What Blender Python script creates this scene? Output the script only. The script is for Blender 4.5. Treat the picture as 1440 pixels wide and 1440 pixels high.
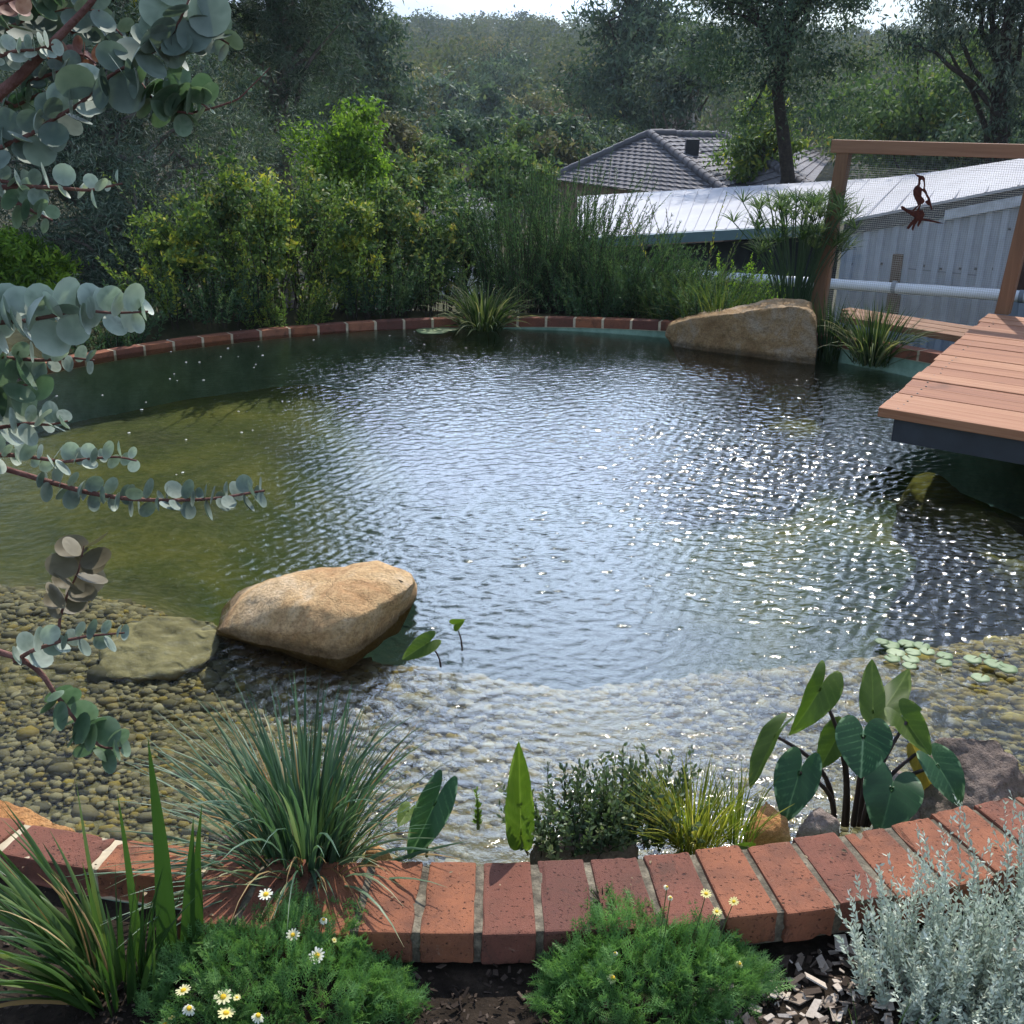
import bpy, bmesh, math, random
import numpy as np
from mathutils import Vector, Matrix, noise as mnoise

for o in list(bpy.data.objects): bpy.data.objects.remove(o)
sc = bpy.context.scene
COL = sc.collection
rng = np.random.default_rng(11)
random.seed(11)
R_ = math.radians

# ------------------------------------------------------------------ camera
FPX, PITCH, ROLL, EYE = 1544.36, .3543, .0219, 1.7737      # focal length in photo pixels, tilt, roll, eye height above the water
_c, _s = math.cos(ROLL), math.sin(ROLL)
_R0, _U0 = np.array([1., 0, 0]), np.array([0, math.sin(PITCH), math.cos(PITCH)])
FWD = np.array([0, math.cos(PITCH), -math.sin(PITCH)])
RGT, UPV = _c*_R0+_s*_U0, -_s*_R0+_c*_U0
CAM = np.array([0, 0, EYE])
cd = bpy.data.cameras.new('camera'); cam = bpy.data.objects.new('camera', cd); COL.objects.link(cam)
m = Matrix.Identity(4)
for i in range(3):
    m[i][0], m[i][1], m[i][2], m[i][3] = RGT[i], UPV[i], -FWD[i], CAM[i]
cam.matrix_world = m
cd.sensor_width = 36; cd.lens = 36*FPX/1440; cd.clip_start = .05; cd.clip_end = 5000
sc.camera = cam

# ------------------------------------------------------------------ world, sun, exposure
SUN_AZ, SUN_EL = R_(16), R_(50)
w = bpy.data.worlds.new('World'); sc.world = w; w.use_nodes = True
nt = w.node_tree; nt.nodes.clear()
wo = nt.nodes.new('ShaderNodeOutputWorld'); bg = nt.nodes.new('ShaderNodeBackground')
sky = nt.nodes.new('ShaderNodeTexSky'); sky.sky_type = 'NISHITA'; sky.sun_disc = False
sky.sun_elevation = SUN_EL; sky.sun_rotation = SUN_AZ; sky.air_density = 1.0; sky.dust_density = .6; sky.ozone_density = 1.5
tc = nt.nodes.new('ShaderNodeTexCoord'); sep = nt.nodes.new('ShaderNodeSeparateXYZ')
nt.links.new(tc.outputs['Generated'], sep.inputs[0])
addz = nt.nodes.new('ShaderNodeMath'); addz.operation = 'ADD'; addz.inputs[1].default_value = .12
nt.links.new(sep.outputs['Z'], addz.inputs[0])
dv = nt.nodes.new('ShaderNodeVectorMath'); dv.operation = 'DIVIDE'
cmb = nt.nodes.new('ShaderNodeCombineXYZ')
for k in range(3): nt.links.new(addz.outputs[0], cmb.inputs[k])
nt.links.new(tc.outputs['Generated'], dv.inputs[0]); nt.links.new(cmb.outputs[0], dv.inputs[1])
cn = nt.nodes.new('ShaderNodeTexNoise'); cn.inputs['Scale'].default_value = 1.25; cn.inputs['Detail'].default_value = 7; cn.inputs['Roughness'].default_value = .58
cn.inputs['Distortion'].default_value = .4
nt.links.new(dv.outputs[0], cn.inputs['Vector'])
cr = nt.nodes.new('ShaderNodeValToRGB'); cr.color_ramp.elements[0].position = .40; cr.color_ramp.elements[1].position = .66
nt.links.new(cn.outputs[0], cr.inputs[0])
mx = nt.nodes.new('ShaderNodeMix'); mx.data_type = 'RGBA'
nt.links.new(sky.outputs[0], mx.inputs[6])
# a bright bank of thin cloud stands low under the sun
BANK_AZ, BANK_EL = R_(3), R_(23)
dt = nt.nodes.new('ShaderNodeVectorMath'); dt.operation = 'DOT_PRODUCT'; dt.inputs[1].default_value = (math.sin(BANK_AZ)*math.cos(BANK_EL), math.cos(BANK_AZ)*math.cos(BANK_EL), math.sin(BANK_EL))
nt.links.new(tc.outputs['Generated'], dt.inputs[0])
mr = nt.nodes.new('ShaderNodeMapRange'); mr.interpolation_type = 'SMOOTHSTEP'; mr.inputs[1].default_value = .935; mr.inputs[2].default_value = 1.; mr.inputs[3].default_value = 7.5; mr.inputs[4].default_value = 54.
nt.links.new(dt.outputs['Value'], mr.inputs[0])
mr2 = nt.nodes.new('ShaderNodeMapRange'); mr2.interpolation_type = 'SMOOTHSTEP'; mr2.inputs[1].default_value = .93; mr2.inputs[2].default_value = 1.; mr2.inputs[3].default_value = 0.; mr2.inputs[4].default_value = .55
nt.links.new(dt.outputs['Value'], mr2.inputs[0])
cv = nt.nodes.new('ShaderNodeMath'); cv.operation = 'ADD'; cv.use_clamp = True
nt.links.new(cr.outputs[0], cv.inputs[0]); nt.links.new(mr2.outputs[0], cv.inputs[1]); nt.links.new(cv.outputs[0], mx.inputs[0])
vs = nt.nodes.new('ShaderNodeVectorMath'); vs.operation = 'SCALE'; vs.inputs[0].default_value = (.78, .95, 1.24); nt.links.new(mr.outputs[0], vs.inputs['Scale'])
nt.links.new(vs.outputs[0], mx.inputs[7])
nt.links.new(mx.outputs[2], bg.inputs[0]); bg.inputs[1].default_value = .12
nt.links.new(bg.outputs[0], wo.inputs[0])
sl = bpy.data.lights.new('sun', 'SUN'); sl.energy = 4.2; sl.angle = R_(.53); sl.color = (1, .94, .84)
so = bpy.data.objects.new('sun', sl); COL.objects.link(so)
SDIR = np.array([math.sin(SUN_AZ)*math.cos(SUN_EL), math.cos(SUN_AZ)*math.cos(SUN_EL), math.sin(SUN_EL)])
so.rotation_euler = Vector(SDIR).to_track_quat('Z', 'Y').to_euler()
sc.view_settings.view_transform = 'Standard'; sc.view_settings.look = 'None'
sc.view_settings.exposure = 0.38; sc.view_settings.gamma = 1
sc.cycles.max_bounces = 8; sc.cycles.transparent_max_bounces = 12; sc.cycles.diffuse_bounces = 3
sc.cycles.glossy_bounces = 3; sc.cycles.transmission_bounces = 4; sc.cycles.caustics_reflective = False
sc.cycles.sample_clamp_indirect = 4; sc.cycles.use_denoising = True

# ------------------------------------------------------------------ pixel rays of the survey (photo pixels -> places)
def ray(x, y): return FWD + RGT*((x-720)/FPX) - UPV*((y-720)/FPX)
def atz(x, y, z): d = ray(x, y); return CAM + d*((z-EYE)/d[2])
def at(x, y, Y): d = ray(x, y); return CAM + d*(Y/d[1])
def onplane(x, y, p0, n): d = ray(x, y); return CAM + d*(np.dot(np.array(p0)-CAM, n)/np.dot(d, n))
def mpp(P): return float(np.dot(np.array(P)-CAM, FWD))/FPX     # metres per photo pixel at a place

# ------------------------------------------------------------------ mesh building
class G:
    """collects vertices and faces; build() links them as one mesh object"""
    def __init__(s): s.v, s.f3, s.f4, s.t, s.n = [], [], [], [], 0
    def add(s, v, f, tint=.5):
        v = np.asarray(v, float).reshape(-1, 3); f = np.asarray(f, np.int64)
        (s.f3 if f.shape[-1] == 3 else s.f4).append(f.reshape(-1, f.shape[-1]) + s.n)
        s.v.append(v); s.t.append(np.broadcast_to(np.asarray(tint, float), (len(v),)).copy()); s.n += len(v)
    def more(s, f):                                # extra faces on the last added vertices
        f = np.asarray(f, np.int64); base = s.n - len(s.v[-1])
        (s.f3 if f.shape[-1] == 3 else s.f4).append(f + base)
    def build(s, name, mat, parent=None, smooth=True):
        me = bpy.data.meshes.new(name)
        v = np.concatenate(s.v) if s.v else np.zeros((0, 3))
        org = np.array(parent.location) if parent is not None and parent.parent is None else np.zeros(3)
        if parent is not None: org = wloc(parent)
        v = v - org
        f3 = np.concatenate(s.f3) if s.f3 else np.zeros((0, 3), np.int64)
        f4 = np.concatenate(s.f4) if s.f4 else np.zeros((0, 4), np.int64)
        me.vertices.add(len(v)); me.vertices.foreach_set('co', v.astype(np.float32).ravel())
        nl = f3.size + f4.size
        me.loops.add(nl); me.loops.foreach_set('vertex_index', np.concatenate([f3.ravel(), f4.ravel()]).astype(np.int32))
        me.polygons.add(len(f3)+len(f4))
        ls = np.concatenate([np.arange(len(f3))*3, f3.size + np.arange(len(f4))*4]).astype(np.int32)
        me.polygons.foreach_set('loop_start', ls)
        me.polygons.foreach_set('use_smooth', np.full(len(f3)+len(f4), smooth))
        a = me.attributes.new('tint', 'FLOAT', 'POINT'); a.data.foreach_set('value', np.concatenate(s.t).astype(np.float32))
        me.update(calc_edges=True); me.validate()
        me.materials.append(mat)
        o = bpy.data.objects.new(name, me); COL.objects.link(o)
        if parent is not None: o.parent = parent
        return o
def wloc(o):
    p = np.zeros(3)
    while o is not None: p = p + np.array(o.location); o = o.parent
    return p
def tag(o, label=None, cat=None, group=None, kind=None):
    for k, v in (('label', label), ('category', cat), ('group', group), ('kind', kind)):
        if v: o[k] = v
    return o
def thing(name, label, cat, loc=(0, 0, 0), group=None):
    o = bpy.data.objects.new(name, None); COL.objects.link(o); o.location = [float(a) for a in loc]; o.empty_display_size = .1
    return tag(o, label, cat, group)
def copy_tree(o, parent=None):
    c = o.copy(); COL.objects.link(c); c.parent = parent
    for ch in list(o.children): copy_tree(ch, c)
    return c
def nrm(a): return a/np.maximum(np.linalg.norm(a, axis=-1, keepdims=True), 1e-9)
def frames(d, hint=None):
    """columns x, y, z with y along d; z as near the hint as it can be"""
    y = nrm(np.asarray(d, float))
    h = rng.normal(size=y.shape) if hint is None else np.broadcast_to(hint, y.shape) + rng.normal(size=y.shape)*1e-3
    x = nrm(np.cross(y, h)); z = np.cross(x, y)
    return np.stack([x, y, z], -1)
def scatter(g, tv, tf, pos, fr, sc_, tint):
    n, mm = len(pos), len(tv)
    if n == 0: return
    sc_ = np.asarray(sc_, float)
    if sc_.ndim == 1: sc_ = np.repeat(sc_[:, None], 3, 1)
    V = np.einsum('nij,nmj->nmi', fr, tv[None]*sc_[:, None, :]) + pos[:, None, :]
    tint = np.asarray(tint, float)
    T = np.repeat(tint, mm) if tint.ndim == 1 else tint.ravel()
    fs = tf if isinstance(tf, list) else [tf]
    off = (np.arange(n)*mm)[:, None, None]
    g.add(V.reshape(-1, 3), (fs[0][None]+off).reshape(-1, fs[0].shape[1]), T)
    for f in fs[1:]: g.more((f[None]+off).reshape(-1, f.shape[1]))
def tubes(g, P, r, sides=5, tint=.5, cap=False):
    """P (n,k,3) centre lines, r (n,k) radii"""
    P = np.asarray(P, float)
    if P.ndim == 2: P = P[None]
    n, k, _ = P.shape; r = np.broadcast_to(np.asarray(r, float), (n, k))
    T = np.empty_like(P); T[:, 1:-1] = P[:, 2:]-P[:, :-2]; T[:, 0] = P[:, 1]-P[:, 0]; T[:, -1] = P[:, -1]-P[:, -2]
    T = nrm(T); mean = nrm(P[:, -1]-P[:, 0]); h = np.where(np.abs(mean[:, 2:3]) > .8, np.array([[1., 0.13, 0]]), np.array([[0.1, 0.05, 1.]]))
    X = nrm(np.cross(T, h[:, None, :])); Y = np.cross(T, X)
    a = np.arange(sides)*2*np.pi/sides
    V = P[:, :, None]+r[:, :, None, None]*(np.cos(a)[None, None, :, None]*X[:, :, None]+np.sin(a)[None, None, :, None]*Y[:, :, None])
    idx = np.arange(n*k*sides).reshape(n, k, sides)
    f = np.stack([idx[:, :-1], np.roll(idx, -1, 2)[:, :-1], np.roll(idx, -1, 2)[:, 1:], idx[:, 1:]], -1).reshape(-1, 4)
    tt = np.asarray(tint, float)
    g.add(V.reshape(-1, 3), f, np.repeat(tt, k*sides) if tt.ndim == 1 else tt)
    if cap and sides == 4: g.more(idx[:, [0, -1], :].reshape(-1, 4))
def ribbons(g, P, wd, side, tint=.5, fold=0.):
    """flat blades along P (n,k,3), widths wd (n,k), side (n,3)"""
    n, k, _ = P.shape
    T = np.empty_like(P); T[:, 1:-1] = P[:, 2:]-P[:, :-2]; T[:, 0] = P[:, 1]-P[:, 0]; T[:, -1] = P[:, -1]-P[:, -2]
    T = nrm(T); S = nrm(np.broadcast_to(side[:, None, :], P.shape)); N = nrm(np.cross(S, T))
    L = P - S*wd[..., None]*.5; Rr = P + S*wd[..., None]*.5; C = P - N*(wd*fold)[..., None]
    V = np.stack([L, C, Rr], 2); idx = np.arange(n*k*3).reshape(n, k, 3)
    f = np.concatenate([np.stack([idx[:, :-1, j], idx[:, :-1, j+1], idx[:, 1:, j+1], idx[:, 1:, j]], -1).reshape(-1, 4) for j in (0, 1)])
    tt = np.asarray(tint, float)
    g.add(V.reshape(-1, 3), f, np.repeat(tt, k*3) if tt.ndim == 1 else tt.ravel())
def box(g, c, u, v, w_, tint=.5, bev=0):
    """box centred at c with half axes u, v, w_"""
    c, u, v, w_ = (np.asarray(a, float) for a in (c, u, v, w_))
    V = np.array([c+i*u+j*v+k*w_ for i in (-1, 1) for j in (-1, 1) for k in (-1, 1)])
    F = np.array([[0, 1, 3, 2], [4, 6, 7, 5], [0, 4, 5, 1], [2, 3, 7, 6], [0, 2, 6, 4], [1, 5, 7, 3]])
    g.add(V, F, tint)
def bevel(o, wd, seg=2):
    b = o.modifiers.new('bevel', 'BEVEL'); b.width = wd; b.segments = seg; b.limit_method = 'ANGLE'; b.angle_limit = R_(40)
    return o
def poly_plate(g, pts3, n, th, tint=.5):
    """flat polygon (fan) of real thickness th along n"""
    p = np.asarray(pts3, float); k = len(p); a = p-n*th/2; b = p+n*th/2
    import mathutils.geometry as mg
    e1 = nrm(p[1]-p[0]); e2 = np.cross(n, e1)
    tri = mg.tessellate_polygon([[Vector((float(q@e1), float(q@e2), 0)) for q in p]])
    tri = np.array([list(t) for t in tri])
    g.add(np.concatenate([a, b]), np.concatenate([tri, tri[:, ::-1]+k]), tint)
    i = np.arange(k); j = (i+1) % k
    g.more(np.stack([i, j, j+k, i+k], -1))
def vnoise(P, scale, seed=0., octaves=3):
    P = np.asarray(P, float)
    return np.array([mnoise.fractal(Vector((float(p[0])*scale+seed, float(p[1])*scale-seed, float(p[2])*scale+2*seed)), 1.0, 2.0, octaves) for p in P])

# ------------------------------------------------------------------ materials
class M_:
    def __init__(s, name):
        s.m = bpy.data.materials.new(name); s.m.use_nodes = True; s.t = s.m.node_tree; s.t.nodes.clear()
        s.out = s.n('OutputMaterial')
    def n(s, typ, **kw):
        nd = s.t.nodes.new('ShaderNode'+typ)
        for k, v in kw.items(): setattr(nd, k, v)
        return nd
    def l(s, a, b): s.t.links.new(a, b)
    def tint(s): a = s.n('Attribute'); a.attribute_name = 'tint'; return a.outputs['Fac']
    def noise(s, scale, detail=4, rough=.6, vec=None, dist=0):
        nd = s.n('TexNoise'); nd.inputs['Scale'].default_value = scale; nd.inputs['Detail'].default_value = detail
        nd.inputs['Roughness'].default_value = rough; nd.inputs['Distortion'].default_value = dist
        s.l(vec if vec is not None else s.pos(), nd.inputs['Vector']); return nd.outputs[0]
    def pos(s): return s.n('NewGeometry').outputs['Position']
    def math(s, op, a, b=None, clamp=False):
        nd = s.n('Math', operation=op); nd.use_clamp = clamp
        for i, q in enumerate((a, b)):
            if q is None: continue
            if isinstance(q, (int, float)): nd.inputs[i].default_value = q
            else: s.l(q, nd.inputs[i])
        return nd.outputs[0]
    def ramp(s, fac, stops, interp='LINEAR'):
        r = s.n('ValToRGB'); r.color_ramp.interpolation = interp; e = r.color_ramp.elements
        while len(e) < len(stops): e.new(.5)
        for q, (p, c) in zip(e, stops):
            q.position = p; q.color = (c, c, c, 1) if isinstance(c, (int, float)) else (*c, 1)
        s.l(fac, r.inputs[0]); return r.outputs[0]
    def mix(s, fac, a, b, mode='MIX'):
        nd = s.n('Mix', data_type='RGBA', blend_type=mode)
        for i, q in ((0, fac), (6, a), (7, b)):
            if isinstance(q, (int, float)): nd.inputs[i].default_value = q
            elif isinstance(q, tuple): nd.inputs[i].default_value = (*q, 1)
            else: s.l(q, nd.inputs[i])
        return nd.outputs[2]
    def bump(s, h, strength=.3, dist=.01):
        b = s.n('Bump'); b.inputs['Strength'].default_value = strength; b.inputs['Distance'].default_value = dist
        s.l(h, b.inputs['Height']); return b.outputs[0]
    def pbsdf(s, col, rough=.6, spec=.4, normal=None, metal=0):
        p = s.n('BsdfPrincipled')
        if isinstance(col, tuple): p.inputs['Base Color'].default_value = (*col, 1)
        else: s.l(col, p.inputs['Base Color'])
        if isinstance(rough, (int, float)): p.inputs['Roughness'].default_value = rough
        else: s.l(rough, p.inputs['Roughness'])
        p.inputs['Specular IOR Level'].default_value = spec; p.inputs['Metallic'].default_value = metal
        if normal is not None: s.l(normal, p.inputs['Normal'])
        return p.outputs[0]
    def end(s, sh): s.l(sh, s.out.inputs[0]); return s.m

def foliage(name, stops, transl=.3, rough=.62, spec=.14, tcol=None, nscale=0):
    """leaf material: colour by each leaf's own tint, light passes through"""
    M = M_(name)
    f = M.tint()
    if nscale: f = M.math('ADD', f, M.math('MULTIPLY', M.math('SUBTRACT', M.noise(nscale, 3), .5), .7), True)
    col = M.ramp(f, stops)
    a = M.pbsdf(col, rough, spec)
    if transl:
        t = M.n('BsdfTranslucent')
        M.l(M.mix(1.0, col, tcol or (1.25, 1.35, .7), 'MULTIPLY'), t.inputs[0])
        x = M.n('MixShader'); x.inputs[0].default_value = transl
        M.l(a, x.inputs[1]); M.l(t.outputs[0], x.inputs[2]); a = x.outputs[0]
    return M.end(a)
def plain(name, col, rough=.6, spec=.4, var=.25, scale=8, bump=0, bscale=40, metal=0):
    M = M_(name); nz = M.noise(scale, 5)
    c = M.mix(M.ramp(nz, [(.3, 0.), (.7, 1.)]), tuple(a*(1-var) for a in col), tuple(min(1, a*(1+var)) for a in col))
    nm = M.bump(M.noise(bscale, 5), bump, .01) if bump else None
    return M.end(M.pbsdf(c, rough, spec, nm, metal))
def bark(name, c1, c2, scale=12):
    M = M_(name); nz = M.noise(scale, 6, .65)
    return M.end(M.pbsdf(M.ramp(nz, [(.3, c1), (.7, c2)]), .85, .2, M.bump(M.noise(scale*4, 4), .5, .02)))

# ================================================================== the setting
CX, CY, RAD = -.1028, 5.6245, 3.6362
def rimz(x, y): return .1694+.0282*x-.0179*(y-5)
def sst(a, b, x):
    t = np.clip((x-a)/(b-a), 0, 1); return t*t*(3-2*t)
def gz(x, y):
    """height of the ground"""
    x = np.asarray(x, float); y = np.asarray(y, float)
    far = np.interp(y, [8.5, 9.6, 13, 20, 60, 90, 330, 420, 1500], [.10, .08, -.6, -2.4, -6, -5.5, 15.6, 16.2, 8])
    near = np.minimum(.135, rimz(x, y)-.05) + .008*np.sin(9*x)*np.cos(7*y)
    z = near+(far-near)*sst(3., 9., y)
    dr = np.hypot(x-CX, y-CY)-RAD
    z = np.where(dr < .45, np.minimum(z, rimz(x, y)-.045), z)
    z = z - .75*sst(2.6, 4.2, x)*sst(4, 9, y)*(1-sst(12, 20, y))
    return z
def ground_sheet():
    g = G(); nr, na = 90, 220
    rr = np.concatenate([np.linspace(RAD+.12, RAD+2.2, 34), np.geomspace(RAD+2.3, 1400, nr-34)])
    aa = np.linspace(0, 2*np.pi, na, endpoint=False)
    X = CX+rr[:, None]*np.cos(aa); Y = CY+rr[:, None]*np.sin(aa)
    Z = gz(X, Y)
    V = np.stack([X, Y, Z], -1).reshape(-1, 3)
    idx = np.arange(nr*na).reshape(nr, na)
    f = np.stack([idx[:-1], idx[1:], np.roll(idx, -1, 1)[1:], np.roll(idx, -1, 1)[:-1]], -1).reshape(-1, 4)
    g.add(V, f)
    M = M_('garden soil and leaf litter')
    n1 = M.noise(14, 6, .7); n2 = M.noise(.35, 4, .6)
    soil = M.ramp(n1, [(.3, (.012, .009, .007)), (.55, (.03, .022, .016)), (.75, (.075, .055, .04))])
    litter = M.ramp(M.noise(3, 6, .7), [(.3, (.02, .025, .012)), (.5, (.05, .05, .025)), (.72, (.11, .09, .05))])
    sp = M.n('SeparateXYZ'); M.l(M.pos(), sp.inputs[0])
    k = M.math('MULTIPLY', M.math('SUBTRACT', sp.outputs['Y'], 3.), .25, True)
    col = M.mix(k, soil, litter)
    tag(g.build('ground', M.end(M.pbsdf(col, .95, .15, M.bump(n1, .8, .02)))), kind='structure')
ground_sheet()

# -------- pond floor
def pdepth(x, y):
    q = y-(3.35+.26*np.abs(x-.2))
    shelf = .085+.06*sst(2.0, 3.2, y)
    deep = 1.05-.62*sst(-.5, -1.7, x)-.35*sst(1.2, 2.2, x)
    edge = RAD-np.hypot(x-CX, y-CY)
    z = shelf+(deep-shelf)*sst(-.05, 1.0, q)
    return z
def disc_grid(r, st):
    n = int(r/st)+2
    a = np.arange(-n, n+1)*st
    X, Y = np.meshgrid(CX+a, CY+a); ins = np.hypot(X-CX, Y-CY) <= r
    cell = ins[:-1, :-1] & ins[1:, :-1] & ins[:-1, 1:] & ins[1:, 1:]
    used = np.zeros_like(ins); used[:-1, :-1] |= cell; used[1:, :-1] |= cell; used[:-1, 1:] |= cell; used[1:, 1:] |= cell
    num = np.full(ins.shape, -1); num[used] = np.arange(used.sum())
    f = np.stack([num[:-1, :-1][cell], num[:-1, 1:][cell], num[1:, 1:][cell], num[1:, :-1][cell]], -1)
    return X[used], Y[used], f
def pond_floor():
    x, y, f = disc_grid(RAD+.06, .05)
    z = -pdepth(x, y)+.02*np.sin(5*x+2*y)*np.cos(4*y-x)*.5
    g = G(); g.add(np.stack([x, y, z], -1), f)
    M = M_('algae floor with painted depth')
    sp = M.n('SeparateXYZ'); M.l(M.pos(), sp.inputs[0])
    n1 = M.noise(1.3, 4, .6); n2 = M.noise(22, 5, .7)
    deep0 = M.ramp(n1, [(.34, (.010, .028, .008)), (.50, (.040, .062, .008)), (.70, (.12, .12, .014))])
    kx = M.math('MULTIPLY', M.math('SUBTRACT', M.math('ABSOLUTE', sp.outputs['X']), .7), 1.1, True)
    deep = M.mix(kx, (.006, .022, .020), deep0)  # besides algae, light lost in deep water is put into the floor colour
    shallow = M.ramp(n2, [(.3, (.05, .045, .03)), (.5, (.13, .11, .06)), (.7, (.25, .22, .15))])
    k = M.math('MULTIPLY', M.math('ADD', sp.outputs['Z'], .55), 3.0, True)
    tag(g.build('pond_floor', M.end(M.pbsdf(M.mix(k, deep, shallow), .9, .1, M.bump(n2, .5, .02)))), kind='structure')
pond_floor()

# -------- water surface with real ripples
def pond_water():
    x, y, f = disc_grid(RAD+.05, .0085)
    z = np.zeros_like(x); r2 = np.random.default_rng(5)
    for i in range(120):
        lam = math.exp(r2.uniform(math.log(.033), math.log(.11))); k = 2*np.pi/lam
        a = np.pi/2+r2.normal()*.6+.2
        amp = r2.uniform(.014, .036)/k*(1.0 if lam < .07 else .6)
        z += amp*np.sin(k*(x*np.cos(a)+y*np.sin(a))+r2.uniform(0, 6.28)+.8*np.sin(1.9*x+1.3*y+i))
    fp = atz(640, 590, 0); d = np.hypot(x-fp[0], y-fp[1])
    z += .0022*np.sin(2*np.pi*d/.13)*np.exp(-d/.55)
    mask = .35+.65*sst(-2.2, -.6, x)+.6*sst(.5, 1.5, x)*(1-sst(5.5, 7., y))
    mask *= .45+.55*(1-sst(RAD-.6, RAD-.05, np.hypot(x-CX, y-CY)))*np.where(y > 4, 1, 1)
    mask *= .55+.45*sst(3.1, 4., y)
    mask *= 1-.75*sst(7.6, 8.6, y)
    patch = .75+.25*np.sin(1.7*x+.6*np.sin(2*y))*np.sin(1.3*y+.5)
    patch *= 1-.3*sst(-.5, -1.1, x)*(1-sst(2.9, 3.7, y))          # calm corner in the lee of the grass
    z *= mask*patch*1.0
    g = G(); g.add(np.stack([x, y, z], -1), f)
    M = M_('pond water')
    b = M.bump(M.noise(70, 3, .6), .32, .005)
    tr = M.n('BsdfTransparent'); tr.inputs[0].default_value = (.86, .91, .80, 1)
    gl = M.n('BsdfGlossy'); gl.inputs['Roughness'].default_value = .08; gl.inputs[0].default_value = (1, 1, 1, 1)
    M.l(b, gl.inputs['Normal'])
    fr = M.n('Fresnel'); fr.inputs[0].default_value = 1.35; M.l(b, fr.inputs['Normal'])
    mxs = M.n('MixShader'); M.l(fr.outputs[0], mxs.inputs[0]); M.l(tr.outputs[0], mxs.inputs[1]); M.l(gl.outputs[0], mxs.inputs[2])
    tag(g.build('pond_water', M.end(mxs.outputs[0])), kind='structure')
pond_water()

# -------- pond wall: brick coping, mortar, mint lining
def pang(px, py):
    P = np.array([0., 0, 0]); z = .2
    for _ in range(4): P = atz(px, py, z); z = float(rimz(P[0], P[1]))
    return math.atan2(P[1]-CY, P[0]-CX)
def sector(g, r0, r1, a0, a1, ztop, hgt, na=3, tint=.5, jz=0., bottom=None):
    """brick-like block along the rim"""
    a = np.linspace(a0, a1, na+1); V = []
    for r in (r0, r1):
        for zz in (0, 1):
            X, Y = CX+r*np.cos(a), CY+r*np.sin(a)
            top = rimz(X, Y)+jz
            V.append(np.stack([X, Y, top+ztop if zz else (np.full_like(top, bottom) if bottom is not None else top+ztop-hgt)], -1))
    V = np.stack(V)                                # 4, na+1
    idx = np.arange(4*(na+1)).reshape(4, na+1)
    i0, i1, o0, o1 = idx
    def strip(p, q): return np.stack([p[:-1], p[1:], q[1:], q[:-1]], -1)
    F = np.concatenate([strip(i1, i0), strip(o0, o1), strip(o1, i1), strip(i0, o0),
                        [[i0[0], o0[0], o1[0], i1[0]]], [[i0[-1], i1[-1], o1[-1], o0[-1]]]])
    g.add(V.reshape(-1, 3), F, tint)
def chip_edges(o):
    """round, chip and roughen every brick of the coping"""
    me = o.data; bm = bmesh.new(); bm.from_mesh(me)
    lay = bm.verts.layers.float.get('tint')
    near = [v for v in bm.verts if v.co.y+CY < 3.3 and abs(v.co.x) < 2.6]
    es = list({e for v in near for e in v.link_edges if e.is_valid})
    bmesh.ops.bevel(bm, geom=[e for e in bm.edges if e.calc_face_angle(0) > .6], offset=.0055, segments=2, affect='EDGES', profile=.6)
    es = [e for e in bm.edges if e.verts[0].co.y+CY < 3.2 and abs(e.verts[0].co.x) < 2.4 and e.calc_length() > .022]
    bmesh.ops.subdivide_edges(bm, edges=es, cuts=4, use_grid_fill=True)
    bm.normal_update()
    for v in bm.verts:
        if v.co.y+CY < 3.3 and abs(v.co.x) < 2.6:
            c = v.co; n1 = mnoise.fractal(c*22, 1, 2, 4); chip = max(0, mnoise.noise(c*38+Vector((5, 3, 1)))-.28)
            edge = 1 if max((e.calc_face_angle(0) for e in v.link_edges), default=0) > .2 else .12
            v.co = c+v.normal*(n1*.0020-chip*.016*edge)
    bm.to_mesh(me); bm.free(); me.update()
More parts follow.
